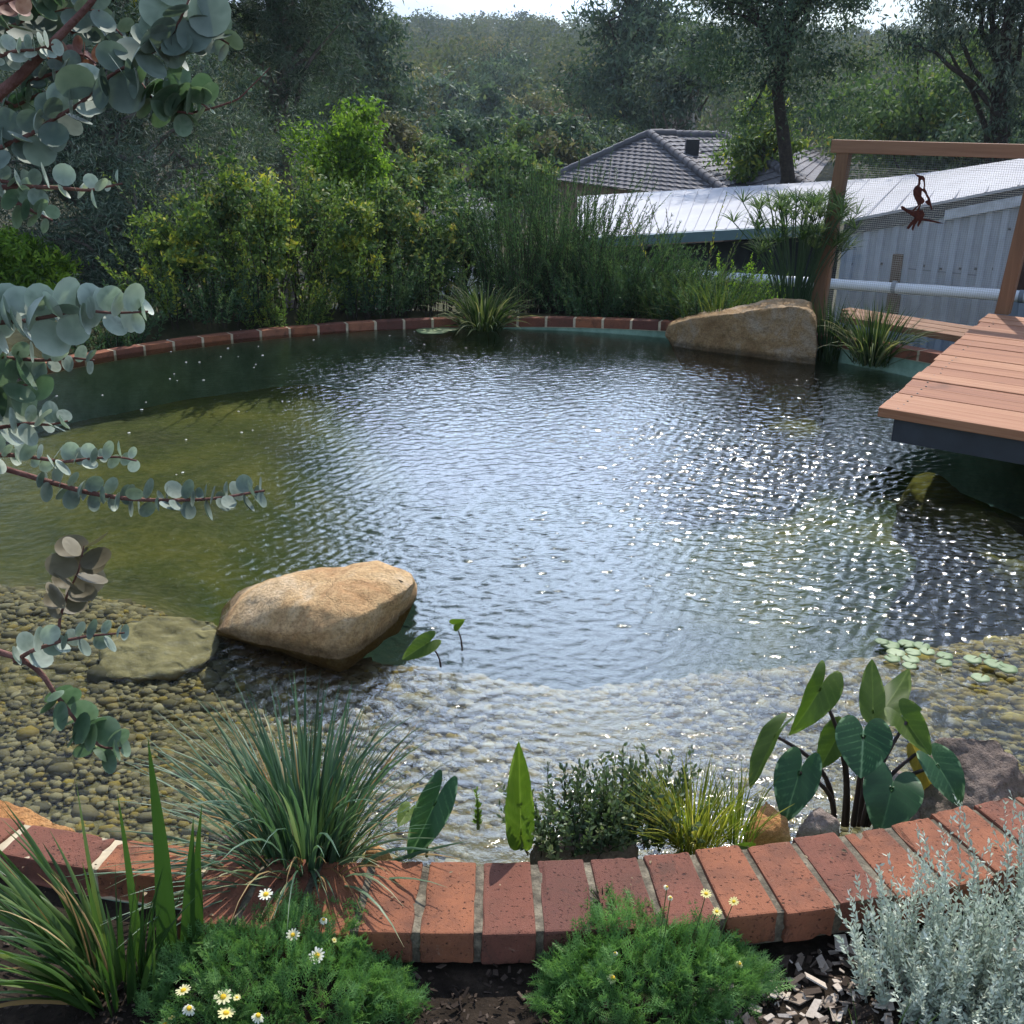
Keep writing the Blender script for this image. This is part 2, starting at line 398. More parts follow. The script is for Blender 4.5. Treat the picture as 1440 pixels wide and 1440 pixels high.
def pond_wall():
    t = thing('pond_wall', 'circular pond wall capped with red bricks and lined pale mint green inside', 'pond wall', (CX, CY, 0))
    gb, gm, gl, gf = G(), G(), G(), G()
    a_sw = pang(290, 1193); a_ref = pang(675, 1210); ph = .0322
    n = round((a_ref-a_sw)/ph); a0 = a_ref-n*ph
    nh = int((R_(-12)-a0)/ph)
    def put(a, b, r1):
        tn = float(np.clip(rng.normal(.5, .28), 0, 1)); jz = max(-.002, rng.normal()*.003) if r1 > .2 else abs(rng.normal())*.002+.001
        jr = rng.normal()*.0045 if r1 > .2 else float(np.clip(rng.normal()*.002, -.003, .0015))
        sector(gb, RAD+jr, RAD+r1+jr, a+.0012+abs(rng.normal())*.0002, b-.0012, 0, .076, 2, tn, jz)
    for i in range(nh): put(a0+i*ph+.0008, a0+(i+1)*ph-.0008, .228)
    a1 = a0+nh*ph; tot = 2*np.pi-(a1-a0); ns = round(tot/.0655); ps = tot/ns
    for i in range(ns): put(a1+i*ps+.0014, a1+(i+1)*ps-.0014, .112)
    sector(gm, RAD+.008, RAD+.219, a0, a1, -.006, .074, 120)
    sector(gf, RAD+.004, RAD+.108, a1, a0+2*np.pi, -.0015, .076, 200)
    sector(gl, RAD+.012, RAD+.10, 0, np.pi, -.0775, .1, 160, bottom=-1.3)
    sector(gl, RAD+.012, RAD+.10, np.pi, 2*np.pi, -.0775, .1, 160, bottom=-1.3)
    M = M_('red clay brick')
    P = M.pos(); tn = M.tint()
    base = M.ramp(tn, [(.0, (.11, .044, .038)), (.3, (.18, .066, .047)), (.55, (.245, .090, .053)), (.8, (.31, .115, .055)), (1., (.35, .145, .085))])
    blot = M.noise(9, 5, .65); pits = M.noise(130, 2, .5); fine = M.noise(420, 3, .6)
    c = M.mix(M.ramp(blot, [(.42, 0.), (.68, .7)]), base, (.085, .040, .032))
    c = M.mix(M.ramp(fine, [(.35, .0), (.8, .3)]), c, (.36, .17, .10))
    st = M.noise(4.5, 6, .75, None, 1.5); c = M.mix(M.ramp(st, [(.56, 0.), (.64, .55)]), c, (.075, .045, .035))
    lich = M.noise(17, 6, .8, None, .8); c = M.mix(M.ramp(lich, [(.64, 0.), (.70, .5)]), c, (.32, .22, .16))
    c = M.mix(M.ramp(pits, [(.27, .85), (.36, 0.)]), c, (.035, .018, .016))
    h = M.math('ADD', M.math('MULTIPLY', M.ramp(pits, [(.26, 0.), (.4, 1.)]), .7), M.math('MULTIPLY', fine, .5))
    o = gb.build('brick_coping', M.end(M.pbsdf(c, .88, .25, M.bump(h, .8, .005))), t, False)
    chip_edges(o)
    M = M_('weathered mortar'); nz = M.noise(30, 5, .7)
    gm.build('mortar', M.end(M.pbsdf(M.ramp(nz, [(.3, (.06, .052, .042)), (.5, (.145, .125, .095)), (.7, (.30, .26, .19))]), .95, .1, M.bump(M.noise(160, 4), .7, .006))), t, False)
    gf.build('pale_mortar', plain('cream mortar', (.50, .42, .30), .9, .1, .25, 20), t, False)
    M = M_('mint pond lining'); nz = M.noise(5, 5, .7)
    gl.build('wall_lining', M.end(M.pbsdf(M.ramp(nz, [(.3, (.14, .24, .18)), (.6, (.28, .42, .33)), (.8, (.36, .5, .42))]), .7, .3)), t, False)
pond_wall()

# ================================================================== deck over the pond
DZ = .35
dA, dB, dC = atz(1235, 573, DZ), atz(1390, 441, DZ), atz(1440, 607, DZ)
DU, DV = nrm(dB-dA), nrm(dC-dA); DL = float(np.linalg.norm(dB-dA)); UP = np.array([0, 0, 1.])
def timber(name, cols, rough=.75, along=DV, scale=3.0):
    """sawn timber: grain stretched along the board; colour differs from board to board"""
    M = M_(name); tn = M.tint()
    mp = M.n('Mapping'); M.l(M.pos(), mp.inputs[0])
    ang = math.atan2(along[1], along[0]); mp.vector_type = 'TEXTURE'
    mp.inputs['Rotation'].default_value = (0, 0, ang) if abs(along[2]) < .5 else (0, 0, 0)
    mp.inputs['Scale'].default_value = (1, .045, .045) if abs(along[2]) < .5 else (.045, .045, 1)
    mp.inputs['Scale'].default_value = tuple(1/a*.05 if False else a for a in mp.inputs['Scale'].default_value)
    ad = M.n('Combine XYZ'.replace(' ', '')) if False else None
    gr = M.noise(1.6, 6, .65, mp.outputs[0], .35)
    kn = M.noise(3.2, 3, .5)
    c = M.ramp(M.math('ADD', M.math('MULTIPLY', gr, .75), M.math('MULTIPLY', tn, .35)), cols)
    c = M.mix(M.ramp(kn, [(.66, 0.), (.78, .5)]), c, tuple(a*.45 for a in cols[0][1]))
    return M.end(M.pbsdf(c, rough, .25, M.bump(gr, .35, .006)))
PINE = [(.22, (.11, .042, .024)), (.42, (.235, .095, .052)), (.6, (.31, .14, .075)), (.82, (.40, .21, .12))]
PINE_D = [(.25, (.15, .075, .04)), (.5, (.26, .135, .075)), (.75, (.36, .20, .115))]
def deck():
    t = thing('timber_deck', 'square timber deck of wide reddish sleepers jutting over the water', 'deck', (*(dA[:2]), 0))
    gb, gf, gp = G(), G(), G(); nb = 17; wd = DL/nb; LV = 4.6; th = .05
    DW = np.cross(UP, DV)
    for i in range(nb):
        o = dA+DU*((i+.5)*wd); j = rng.normal()*.0035 if i else 0
        s = rng.normal()*.006 if 0 < i < nb-1 else 0
        c = o+DV*(LV/2+s)+UP*(-th/2+j*.6)
        box(gb, c, DV*LV/2, DU*(wd/2-.0055), UP*th/2, float(np.clip(rng.normal(.5, .3), 0, 1)))
    bevel(gb.build('decking', timber('reddish deck sleepers', PINE), t, False), .004, 2)
    gs_ = G()                                       # screw heads in pairs over the bearers
    for i in range(nb):
        for q in (.10, .95, 1.9, 2.9):
            for e in (-.055, .055):
                c = dA+DU*((i+.5)*wd+e+rng.normal()*.004)+DV*(q+rng.normal()*.006)+UP*.0008
                a = np.arange(8)*np.pi/4; V = c+np.cos(a)[:, None]*DV*.0055+np.sin(a)[:, None]*DU*.0055
                gs_.add(np.concatenate([V, V-UP*.004, [c]]), [[k, (k+1) % 8, 16] for k in range(8)]); gs_.more([[k, k+8, (k+1) % 8+8, (k+1) % 8] for k in range(8)])
    tag(gs_.build('screws', plain('dull screw heads', (.10, .085, .075), .5, .5, .2, metal=.6), t, False), kind='stuff')
    # dark bearers under the boards
    z1 = DZ-th-.001; h = .125
    box(gf, dA+DU*.07+DV*(.08+LV/2)+UP*(-th-.001-h/2), DV*LV/2, DU*.025, UP*h/2)
    box(gf, dA+DU*(DL/2+.05)+DV*.09+UP*(-th-.002-h/2), DU*(DL/2-.14), DV*.02, UP*h/2)
    for k in (.9, 1.8, 2.7, 3.3): box(gf, dA+DU*k+DV*(.15+LV/2)+UP*(-th-.003-h/2), DV*LV/2, DU*.022, UP*h/2)
    gf.build('bearer_frame', plain('charcoal painted steel', (.028, .034, .045), .55, .4, .2), t, False)
    for k in (.35, 1.9):
        for q in (1.3, 3.2):
            g = G(); c = dA+DU*k+DV*q; box(g, (c[0], c[1], -.5), DV*.045, DU*.045, UP*(.5+DZ-th-.13))
            g.build('post', plain('dark deck post', (.03, .03, .03), .8), t, False)
deck()
def side_walk():
    """lower boards beside the deck, behind the arching sedge"""
    t = thing('timber_edging', 'low red timber boards along the wall beside the deck', 'timber edging', tuple(at(1290, 470, 8.6)))
    g = G()
    for k in range(3):
        a = at(1185, 461+k*7.5, 9.12-k*.17); b = at(1400, 479+k*8.5, 8.22-k*.17)
        c = (a+b)/2; d = (b-a)/2
        c[2] = .235; d[2] = 0
        n = np.cross(nrm(d), UP)
        box(g, c+n*0, d, n*.072, UP*.025, rng.uniform())
    bevel(g.build('board', timber('red edging boards', PINE_D, along=DV), t, False), .004)
side_walk()

# ================================================================== timber screen with wire and the rusty bird
rp = atz(1410, 441, DZ)
def _line(px):
    d = -DV.copy(); best = None
    for t_ in np.linspace(0, 4, 4001):
        q = rp+d*t_; v = q-CAM; u = 720+FPX*(v@RGT)/(v@FWD)
        if u <= px: return q
lp = _line(1144); SN = nrm(np.cross(nrm(rp-lp), UP)); SD = nrm(rp-lp)
if SN @ (CAM-rp) < 0: SN = -SN
ztop = float(onplane(1430, 212, rp, SN)[2])
ztopl = float(onplane(1160, 205, rp, SN)[2])
LEAN = -SD*.055                                  # the posts lean a little
def screen():
    t = thing('timber_screen', 'timber post frame filled with fine wire netting at the back of the deck', 'screen', (rp[0], rp[1], 0))
    vm = timber('post timber', [(.25, (.10, .055, .032)), (.5, (.19, .105, .06)), (.75, (.27, .155, .09))], along=UP)
    def post(b, z0, z1, wd):
        g = G(); h = z1-z0
        top = np.array([b[0], b[1], z1]); bot = np.array([b[0], b[1], z0])
        ax = (top-bot)/2
        ax = ax + SD*(.030*h)
        box(g, bot+ax, ax, SD*wd/2, SN*wd/2, rng.uniform(.3, .7))
        return bevel(g.build('post', vm, t, False), .004)
    post(rp, DZ, ztop-.01, .10); post(lp, -.6, ztopl-.01, .10)
    far = rp+SD*2.2; post(far, DZ, ztop-.01, .10)
    g = G(); a = np.array([lp[0], lp[1], ztopl])+SD*(-.02); b = np.array([far[0], far[1], ztop+.02])+SD*.1
    a += SD*.045; ax = (b-a)/2; n2 = np.cross(nrm(ax), SN)
    box(g, (a+b)/2, ax, SN*.056, n2*.05, .6)
    bevel(g.build('top_rail', timber('rail timber', [(.25, (.14, .075, .045)), (.5, (.25, .135, .08)), (.75, (.33, .19, .115))], along=DV), t, False), .004)
    g = G(); q = lp+SD*.085
    box(g, np.array([q[0]+SD[0]*.04, q[1]+SD[1]*.04, (ztopl-.05)/2]), UP*(ztopl/2)+SD*.03, SD*.014, SN*.03, .9)
    bevel(g.build('batten', vm, t, False), .003)
    # fine netting
    g = G(); p0, p1 = lp+SD*.07, rp-SD*.05; W_ = float(np.linalg.norm((p1-p0)[:2])); Zt = min(ztop, ztopl)-.05; Zb = .15
    nv = int(W_/.0165); nh = int((Zt-Zb)/.0165); r = .0010
    s = np.linspace(0, W_, nv); P = np.zeros((nv, 2, 3)); P[:, 0] = p0+s[:, None]*SD; P[:, 1] = P[:, 0]+SD*(.06*Zt)*(1-.35*s/W_)[:, None]; P[:, 0, 2] = Zb; P[:, 1, 2] = Zt
    tubes(g, P+SN*.02, r, 3)
    zz = np.linspace(Zb, Zt, nh); P = np.zeros((nh, 2, 3)); P[:, 0] = p0+SD*(.06*zz)[:, None]; P[:, 1] = p1+SD*(.055*zz)[:, None]; P[:, :, 2] = zz[:, None]
    tubes(g, P+SN*.022, r, 3)
    g.build('wire_netting', plain('galvanised wire', (.20, .22, .22), .5, .5, .2, metal=.3), t)
    # middle strand joints of the netting rolls
screen()
def bird():
    o3 = rp+SN*.07
    def q(pts): return [onplane(1120+x/4.5, 180+y/4.5, o3, SN) for x, y in pts]
    t = thing('bird_ornament', 'rusty metal cut-out of a bird perched on a branch, hanging on the netting', 'ornament', tuple(q([(790, 520)])[0]))
    M = M_('rusted steel'); nz = M.noise(40, 5, .7)
    rm = M.end(M.pbsdf(M.ramp(nz, [(.3, (.035, .010, .008)), (.6, (.085, .022, .014)), (.8, (.14, .045, .022))]), .85, .2))
    g = G(); th = .004
    for pts in ([(742, 284), (764, 296), (785, 300), (803, 303), (813, 318), (814, 340), (806, 345), (800, 332), (792, 326), (783, 336), (776, 330), (772, 314), (757, 300)],
                [(770, 318), (784, 330), (786, 352), (780, 368), (796, 384), (794, 400), (790, 430), (806, 448), (812, 462), (803, 478), (786, 484), (768, 490), (762, 470), (748, 446), (739, 420), (738, 396), (748, 374), (768, 358), (772, 340)],
                [(804, 340), (814, 338), (815, 362), (812, 380), (824, 402), (832, 424), (846, 448), (852, 474), (862, 520), (852, 516), (842, 488), (826, 470), (832, 452), (820, 430), (812, 412), (796, 398), (790, 386), (802, 384), (806, 366)],
                [(812, 466), (826, 458), (836, 474), (846, 492), (834, 490), (822, 478)],
                [(768, 488), (778, 488), (744, 524), (728, 524)], [(780, 484), (790, 484), (776, 524), (760, 524)]):
        poly_plate(g, q(pts), SN, th)
    g.build('bird', rm, t, False)
    g = G()
    for pts in ([(660, 496), (672, 492), (704, 514), (742, 522), (800, 520), (812, 548), (800, 572), (850, 580), (900, 594), (932, 604), (900, 604), (850, 594), (796, 584), (760, 574), (740, 562), (690, 528), (664, 514)],
                [(752, 566), (772, 574), (744, 600), (712, 640), (696, 636), (716, 604)], [(760, 572), (778, 578), (752, 612), (738, 652), (728, 640), (738, 606)],
                [(776, 578), (796, 582), (786, 600), (770, 628), (764, 616)]):
        poly_plate(g, q(pts), SN, th*1.1)
    g.build('branch', rm, t, False)
bird()

# ================================================================== shed with pale metal roof, pipe, tiled house
def shed():
    S0 = at(1188, 318, 13.4); n = nrm(np.cross(DV, UP)); n = n if n @ (CAM-S0) > 0 else -n
    S0 = np.array([*S0[:2], 0.])
    t = thing('shed', 'corrugated grey shed with a pale metal roof behind the deck', 'shed', tuple(S0))
    # wall: ribbed sheets along DV, top follows the verge
    d = DV; L = 7.0
    v0 = onplane(1190, 312, S0, n); v1 = onplane(1440, 262, S0, n)
    s1 = float((v1-S0) @ d); sl_ = (v1[2]-v0[2])/float((v1-v0) @ d)
    g = G(); st = []; s = 0.
    while s < L:                                   # trapezoid ribs
        st += [(s, 0), (s+.07, 0), (s+.085, .045), (s+.15, .045)]; s += .165
    st = np.array(st); top = v0[2]+sl_*st[:, 0]-.02
    P = S0+st[:, :1]*d+st[:, 1:]*n
    V = np.concatenate([np.c_[P[:, :2], np.full(len(P), -2.2)], np.c_[P[:, :2], top]])
    k = len(st); i = np.arange(k-1)
    g.add(V, np.stack([i, i+1, i+1+k, i+k], -1))
    e = S0+(-n)*4.0
    g.add(np.array([[*S0[:2], -2.2], [*S0[:2], v0[2]-.02], [*e[:2], v0[2]-.02], [*e[:2], -2.2]]), [[0, 1, 2, 3]])
    M = M_('grey blue ribbed sheet'); nz = M.noise(2.2, 5, .7)
    mp = M.noise(.9, 4)
    g.build('wall', M.end(M.pbsdf(M.ramp(nz, [(.25, (.24, .29, .36)), (.5, (.32, .375, .45)), (.75, (.39, .44, .52))]), .55, .4)), t, False)
    rm = plain('pale metal roofing', (.43, .435, .48), .75, .2, .12, .8)
    # gable roof plane to the right: sheet with thickness, seams
    T2 = at(1243, 250, 17.5); q0 = v0+n*.12-d*.08
    def roofplane(name, c4, th, nseam, mat):
        g = G(); A, B, C, D = [np.asarray(x, float) for x in c4]; nn = nrm(np.cross(B-A, D-A)); nn = nn if nn[2] > 0 else -nn
        g.add(np.array([A, B, C, D, A-nn*th, B-nn*th, C-nn*th, D-nn*th]), [[0, 1, 2, 3], [7, 6, 5, 4], [0, 4, 5, 1], [1, 5, 6, 2], [2, 6, 7, 3], [3, 7, 4, 0]])
        for kk in range(1, nseam):
            a = A+(B-A)*kk/nseam; b = D+(C-D)*kk/nseam
            tubes(g, np.array([[a+nn*.002, b+nn*.002]]), .009, 5)
        return g.build(name, mat, t, False)
    vE = S0+d*L; vE = np.array([vE[0], vE[1], v0[2]+sl_*L])+n*.12
    back = -n*5.0
    A = q0; D = T2; E2 = at(1440, 226, 16.6)
    roofplane('roof', [A, vE, D+(E2-D)*(L/s1), D], .03, 22, rm)
    # carport roof falling towards us on the left
    G1, G2 = at(812, 334, 14.6), at(1182, 313, 13.6); T1, T3 = at(812, 276, 19.5), at(1243, 250, 18.0)
    roofplane('carport_roof', [G1, G2, T3, T1], .03, 24, rm)
    g = G(); ax = (G2-G1)/2; nn = nrm(np.cross(ax, UP)); nn = nn if nn @ (CAM-G1) > 0 else -nn
    box(g, (G1+G2)/2+nn*.055-UP*.065, ax, nn*.055, UP*.06)
    g.build('gutter', plain('blue green gutter', (.10, .16, .18), .5, .4, .1), t, False)
    g = G()
    box(g, (G1+G2)/2-nn*.5-UP*1.3, ax, nn*.04, UP*1.1); g.build('carport_shade_panel', plain('painted carport shade', (.03, .035, .04), .8), t, False)  # near-black panel; its colour stands for the shade under the carport roof
    g = G(); ax = (vE-n*.12-v0)/2; box(g, v0+ax+n*.05-UP*.085, ax, n*.018, UP*.075)
    g.build('barge_board', plain('charcoal barge board', (.05, .06, .075), .6), t, False)
    g = G(); c = onplane(1405, 288, S0+n*.08, n); box(g, c, d*.55+UP*.55*sl_, n*.012, UP*.055); g.build('flashing', plain('pale flashing', (.42, .46, .52), .5), t, False)
    wood = plain('old brown batten', (.06, .035, .028), .8, .2)
    for (px, py, hh) in ((1258, 398, .33), (1258, 431, .14), (1437, 388, .20)):
        g = G(); c = onplane(px, py, S0+n*.05, n); box(g, c-UP*(hh if py < 420 and px < 1300 else 0)*0, d*.055, n*.03, UP*hh); g.build('batten', wood, t, False)
    sm = plain('dark screw heads', (.05, .06, .07), .5)
    for px, py in [(1197, 371), (1240, 371), (1299, 374), (1323, 378), (1350, 378), (1372, 378), (1397, 378), (1299, 330), (1224, 320), (1270, 316), (1340, 330), (1420, 322)]:
        c = onplane(px, py, S0+n*.032, n); g = G(); box(g, c, d*.014, n*.006, UP*.014); g.build('screw', sm, t, False)
    g = G(); c = onplane(1320, 382, S0+n*.031, n); box(g, c, d*.42, n*.002, UP*.006); g.build('seam', plain('sheet seam', (.14, .17, .21), .6), t, False)
    # pipe in front of the wall
    a = onplane(1090, 394, S0+n*.5, n); b = onplane(1440, 417, S0+n*.5, n); b = a+(b-a)*2.2; a0 = a-(b-a)*.4
    tp = thing('white_pipe', 'long white plastic pipe running in front of the grey shed wall', 'pipe', tuple(a))
    g = G(); tubes(g, np.array([[a0, a, (a+b)/2, b]]), .062, 14); g.build('pipe', plain('white plastic pipe', (.72, .75, .80), .4, .5, .06), tp)
    for px, py in ((1258, 404), (1437, 417)):
        c = onplane(px, py, S0+n*.5, n); g = G(); tubes(g, np.array([[c-DV*.025, c+DV*.025]]), .07, 14); g.build('pipe_clamp', plain('grey clamp', (.2, .23, .27), .5), tp)
shed()

def tiled_plane(g, L0, L1, R0, R1, nc, lip=.028, pan=.30):
    """courses of tiles between two slanting edges (bottom L0-R0, top L1-R1); each course steps out"""
    L0, L1, R0, R1 = [np.asarray(a, float) for a in (L0, L1, R0, R1)]
    nn = nrm(np.cross(R0-L0, (L1+R1)/2-(L0+R0)/2)); nn = nn if nn[2] > 0 else -nn
    up = nrm((L1+R1)/2-(L0+R0)/2)
    for i in range(nc):
        t0, t1 = i/nc, (i+1)/nc
        a, b = L0+(L1-L0)*t0, R0+(R1-R0)*t0; c, d = R0+(R1-R0)*t1, L0+(L1-L0)*t1
        w_ = np.linalg.norm(b-a); k = max(2, int(w_/(pan/4)))
        s = np.linspace(0, 1, k+1)[:, None]; wave = (.012*np.sin(s*w_/pan*2*np.pi))
        lo = a+(b-a)*s+nn*(lip+wave); hi = d+(c-d)*s+nn*(wave*.6); ft = a+(b-a)*s-nn*.004
        idx = np.arange(3*(k+1)).reshape(3, k+1)
        f = np.concatenate([np.stack([idx[q, :-1], idx[q, 1:], idx[q+1, 1:], idx[q+1, :-1]], -1) for q in (0, 1)])
        g.add(np.concatenate([ft, lo, hi]), f, np.clip(rng.normal(.5, .15)+np.repeat(rng.normal(0, .12, k+1)[None], 3, 0).ravel(), 0, 1))
def house():
    ap = at(914, 189, 30.); ez = .05
    el = atz(800, 240, .17); er = atz(1011, 264, .17)
    el = np.array([*el[:2], .17]); er = np.array([*er[:2], .17])
    d = nrm(er-el); e = np.array([-d[1], d[0], 0]); e = e if e[1] > 0 else -e
    r2 = ap+e*.75
    t = thing('tiled_house', 'low house with a grey tiled hip roof seen past the pale shed roof', 'house', (*er[:2], -2))
    M = M_('grey brown roof tiles'); tn = M.tint(); nz = M.noise(1.5, 4)
    rm = M.end(M.pbsdf(M.ramp(M.math('ADD', M.math('MULTIPLY', tn, .6), M.math('MULTIPLY', nz, .4)), [(.25, (.085, .085, .10)), (.5, (.145, .14, .16)), (.75, (.22, .205, .215))]), .8, .25))
    g = G()
    ext = .25                                        # roof runs on below the sight line
    elx, erx = el+(el-ap)*ext, er+(er-ap)*ext
    tiled_plane(g, elx, ap, erx, ap+d*.01, 15)
    br = at(1050, 260, float(er[1])+2.2); brx = br+(br-r2)*ext
    brx[2] = erx[2]
    tiled_plane(g, erx, ap, brx, r2, 15)
    # second wing
    w1, w2 = at(950, 190, 33.), at(1022, 192, 31.); b1, b2 = at(1040, 262, 27.), at(1092, 236, 26.); b3 = at(1180, 280, 27)
    tiled_plane(g, b1+(b1-w1)*.3, w1, b2+(b2-w2)*.5, w2, 14)
    bz = at(1130, 215, 34)
    tiled_plane(g, b2+(b2-w2)*.5, w2, bz+(bz-w2)*.4, w2+e*2, 12)
    g.build('roof', rm, t, False)
    for a, b in ((ap, elx), (ap, erx), (ap, r2), (w1, w2), (w2, b2+(b2-w2)*.5)):
        g = G(); n_ = int(np.linalg.norm(b-a)/.33)
        for k in range(n_):
            p, q = a+(b-a)*k/n_, a+(b-a)*(k+1.06)/n_
            tubes(g, np.array([[p+UP*.03, q+UP*.03]]), np.array([[.10, .115]]), 8, float(np.clip(rng.normal(.3, .1), 0, 1)))
        g.build('ridge_capping', rm, t)
    g = G(); c = at(973, 209, 28.6); box(g, c, (.16, 0, 0), (0, .12, 0), (0, 0, .22)); g.build('roof_vent', plain('dark flue', (.03, .03, .04), .6), t, False)
    g = G(); lo = -4.
    for a, b in ((elx, erx), (erx, brx), (brx, b2+(b2-w2)*.5)):
        ins = np.array([ap[0], ap[1], 0])
        a2, b2_ = a+(ins-a)*np.array([.12, .12, 0]), b+(ins-b)*np.array([.12, .12, 0])
        g.add(np.array([[*a2[:2], lo], [*b2_[:2], lo], [*b2_[:2], b[2]-.05], [*a2[:2], a[2]-.05]]), [[0, 1, 2, 3]])
    g.build('wall', plain('house brickwork', (.25, .17, .13), .9), t, False)
    # neighbour's roof at the left, mostly hidden by shrubs
    t2 = thing('grey_roofed_house', 'far house showing a bit of grey roof and white barge over the shrubs', 'house', tuple(at(650, 275, 34.)))
    g = G(); a, b = at(612, 292, 33.), at(700, 296, 32.); c, dd = at(622, 264, 37.), at(690, 267, 36.)
    tiled_plane(g, a, c, b, dd, 7); g.build('roof', rm, t2, False)
    g = G(); tubes(g, np.array([[a, c]]), .07, 4); tubes(g, np.array([[a, b]]), .07, 4); g.build('barge_board', plain('white barge', (.75, .75, .75), .5), t2, False)
    g = G(); g.add(np.array([[a[0], a[1]+.2, -4], [b[0], b[1]+.2, -4], [b[0], b[1]+.2, b[2]-.08], [a[0], a[1]+.2, a[2]-.08]]), [[0, 1, 2, 3]]); g.build('wall', plain('white render', (.6, .6, .6), .8), t2, False)
house()

# ================================================================== plants: builders
LEAF = np.array([[0, 0, 0], [.5, .45, .06], [0, 1, 0], [-.5, .45, .06]]); LEAF_F = np.array([[0, 1, 2, 3]])
LEAF6 = np.array([[0, 0, 0], [.42, .3, .10], [.40, .62, .09], [0, 1, 0], [-.40, .62, .09], [-.42, .3, .10], [0, .45, -.02]])
LEAF6_F = np.array([[0, 1, 6], [1, 2, 6], [2, 3, 6], [3, 4, 6], [4, 5, 6], [5, 0, 6]])
def unit(n): return nrm(rng.normal(size=(n, 3)))
def sph(n):
    return unit(n)
BARK_D = bark('dark bark', (.02, .016, .014), (.07, .055, .045))
BARK_G = bark('grey bark', (.06, .05, .045), (.20, .17, .15))
BARK_W = bark('pale bark', (.28, .24, .22), (.52, .47, .43), 4)
F_EUC = foliage('eucalypt foliage', [(.1, (0.021, 0.044, 0.030)), (.45, (0.065, 0.112, 0.074)), (.75, (0.131, 0.192, 0.112)), (1, (0.240, 0.294, 0.170))], .22)
F_EUC2 = foliage('olive foliage', [(.1, (0.043, 0.047, 0.027)), (.5, (0.127, 0.134, 0.066)), (.9, (0.255, 0.231, 0.113))], .25)
F_BLUE = foliage('blue grey foliage', [(.1, (0.023, 0.043, 0.035)), (.5, (0.078, 0.113, 0.086)), (.9, (0.186, 0.225, 0.166))], .2)
F_FINE = foliage('fine grey green foliage', [(.1, (0.018, 0.033, 0.024)), (.5, (0.065, 0.105, 0.074)), (.8, (0.153, 0.200, 0.153)), (1, (0.326, 0.348, 0.283))], .2)
F_LIME = foliage('bright green foliage', [(.1, (0.038, 0.086, 0.014)), (.5, (0.131, 0.244, 0.031)), (.9, (0.278, 0.418, 0.052))], .4)
F_YEL = foliage('yellow green foliage', [(.05, (0.049, 0.091, 0.032)), (.4, (0.101, 0.172, 0.053)), (.75, (0.224, 0.294, 0.060)), (1, (0.447, 0.406, 0.060))], .35)
F_MIX = foliage('mixed green shrub foliage', [(.05, (0.036, 0.070, 0.036)), (.45, (0.087, 0.147, 0.063)), (.8, (0.168, 0.231, 0.077)), (1, (0.336, 0.280, 0.084))], .35)
F_DARK = foliage('dark rosemary foliage', [(.1, (0.019, 0.047, 0.027)), (.5, (0.058, 0.117, 0.058)), (.9, (0.147, 0.225, 0.097))], .25)
F_DRY = foliage('brown dry foliage', [(.1, (0.066, 0.053, 0.034)), (.5, (0.160, 0.125, 0.075)), (.9, (0.282, 0.217, 0.133))], .2)

def crown(C, RX, RY, RZ, ncl, nlf, L, W, droop, sig=.17, seed=1., hole=.15, shell=.55):
    """clumps in an uneven ellipsoid; returns clump centres and fills leaves"""
    d = sph(ncl*2); lump = np.array([mnoise.noise(Vector((float(a[0])*1.6+seed, float(a[1])*1.6, float(a[2])*1.6-seed))) for a in d])
    keep = np.argsort(-(lump+rng.uniform(0, .8, len(d))))[:int(ncl*(2-hole))]
    keep = keep[:ncl]; d = d[keep]; lump = lump[keep]
    lump = lump+.45*np.array([mnoise.noise(Vector((float(a[0])*3.7-seed, float(a[1])*3.7, float(a[2])*3.7+seed))) for a in d])
    r = rng.uniform(0, 1, len(d))**shell*(.82+.60*lump)
    cc = C+d*r[:, None]*np.array([RX, RY, RZ])
    return cc
def leaves(g, cc, sg, nlf, L, W, droop, tv=LEAF, tf=LEAF_F, tj=.13, tc_=.18, base=.5, up=.0):
    n = len(cc); size = rng.uniform(.55, 1.35, n)
    P = np.repeat(cc, nlf, 0)+rng.normal(size=(n*nlf, 3))*np.repeat(size[:, None]*np.asarray(sg)[None], nlf, 0)
    dr = rng.normal(size=P.shape); dr[:, 2] += up-droop*1.6
    out = nrm(P-np.repeat(cc, nlf, 0))+nrm(P-cc.mean(0))*.7+np.array([0, 0, .35])+rng.normal(size=P.shape)*.55
    y_ = nrm(dr); X_ = nrm(np.cross(y_, out)); fr = np.stack([X_, y_, np.cross(X_, y_)], -1)
    ct = np.repeat(rng.normal(base, tc_, n), nlf)+rng.normal(0, tj, n*nlf)
    ls = rng.uniform(.6, 1.3, n*nlf)
    S = np.stack([W*ls, L*ls, W*ls], -1)
    scatter(g, tv, tf, P, fr, S, np.clip(ct, 0, 1))
def limb(a, b, k=7, wob=.08, sag=.12):
    t = np.linspace(0, 1, k)[:, None]; L = np.linalg.norm(b-a)
    mid = a+(b-a)*t; out = mid+np.sin(np.pi*t)*(np.array([0, 0, 1])*L*sag)
    j = rng.normal(size=(k, 3))*L*wob*.5; j[0] = 0; j[-1] = 0
    return out+j*np.sin(np.pi*t)
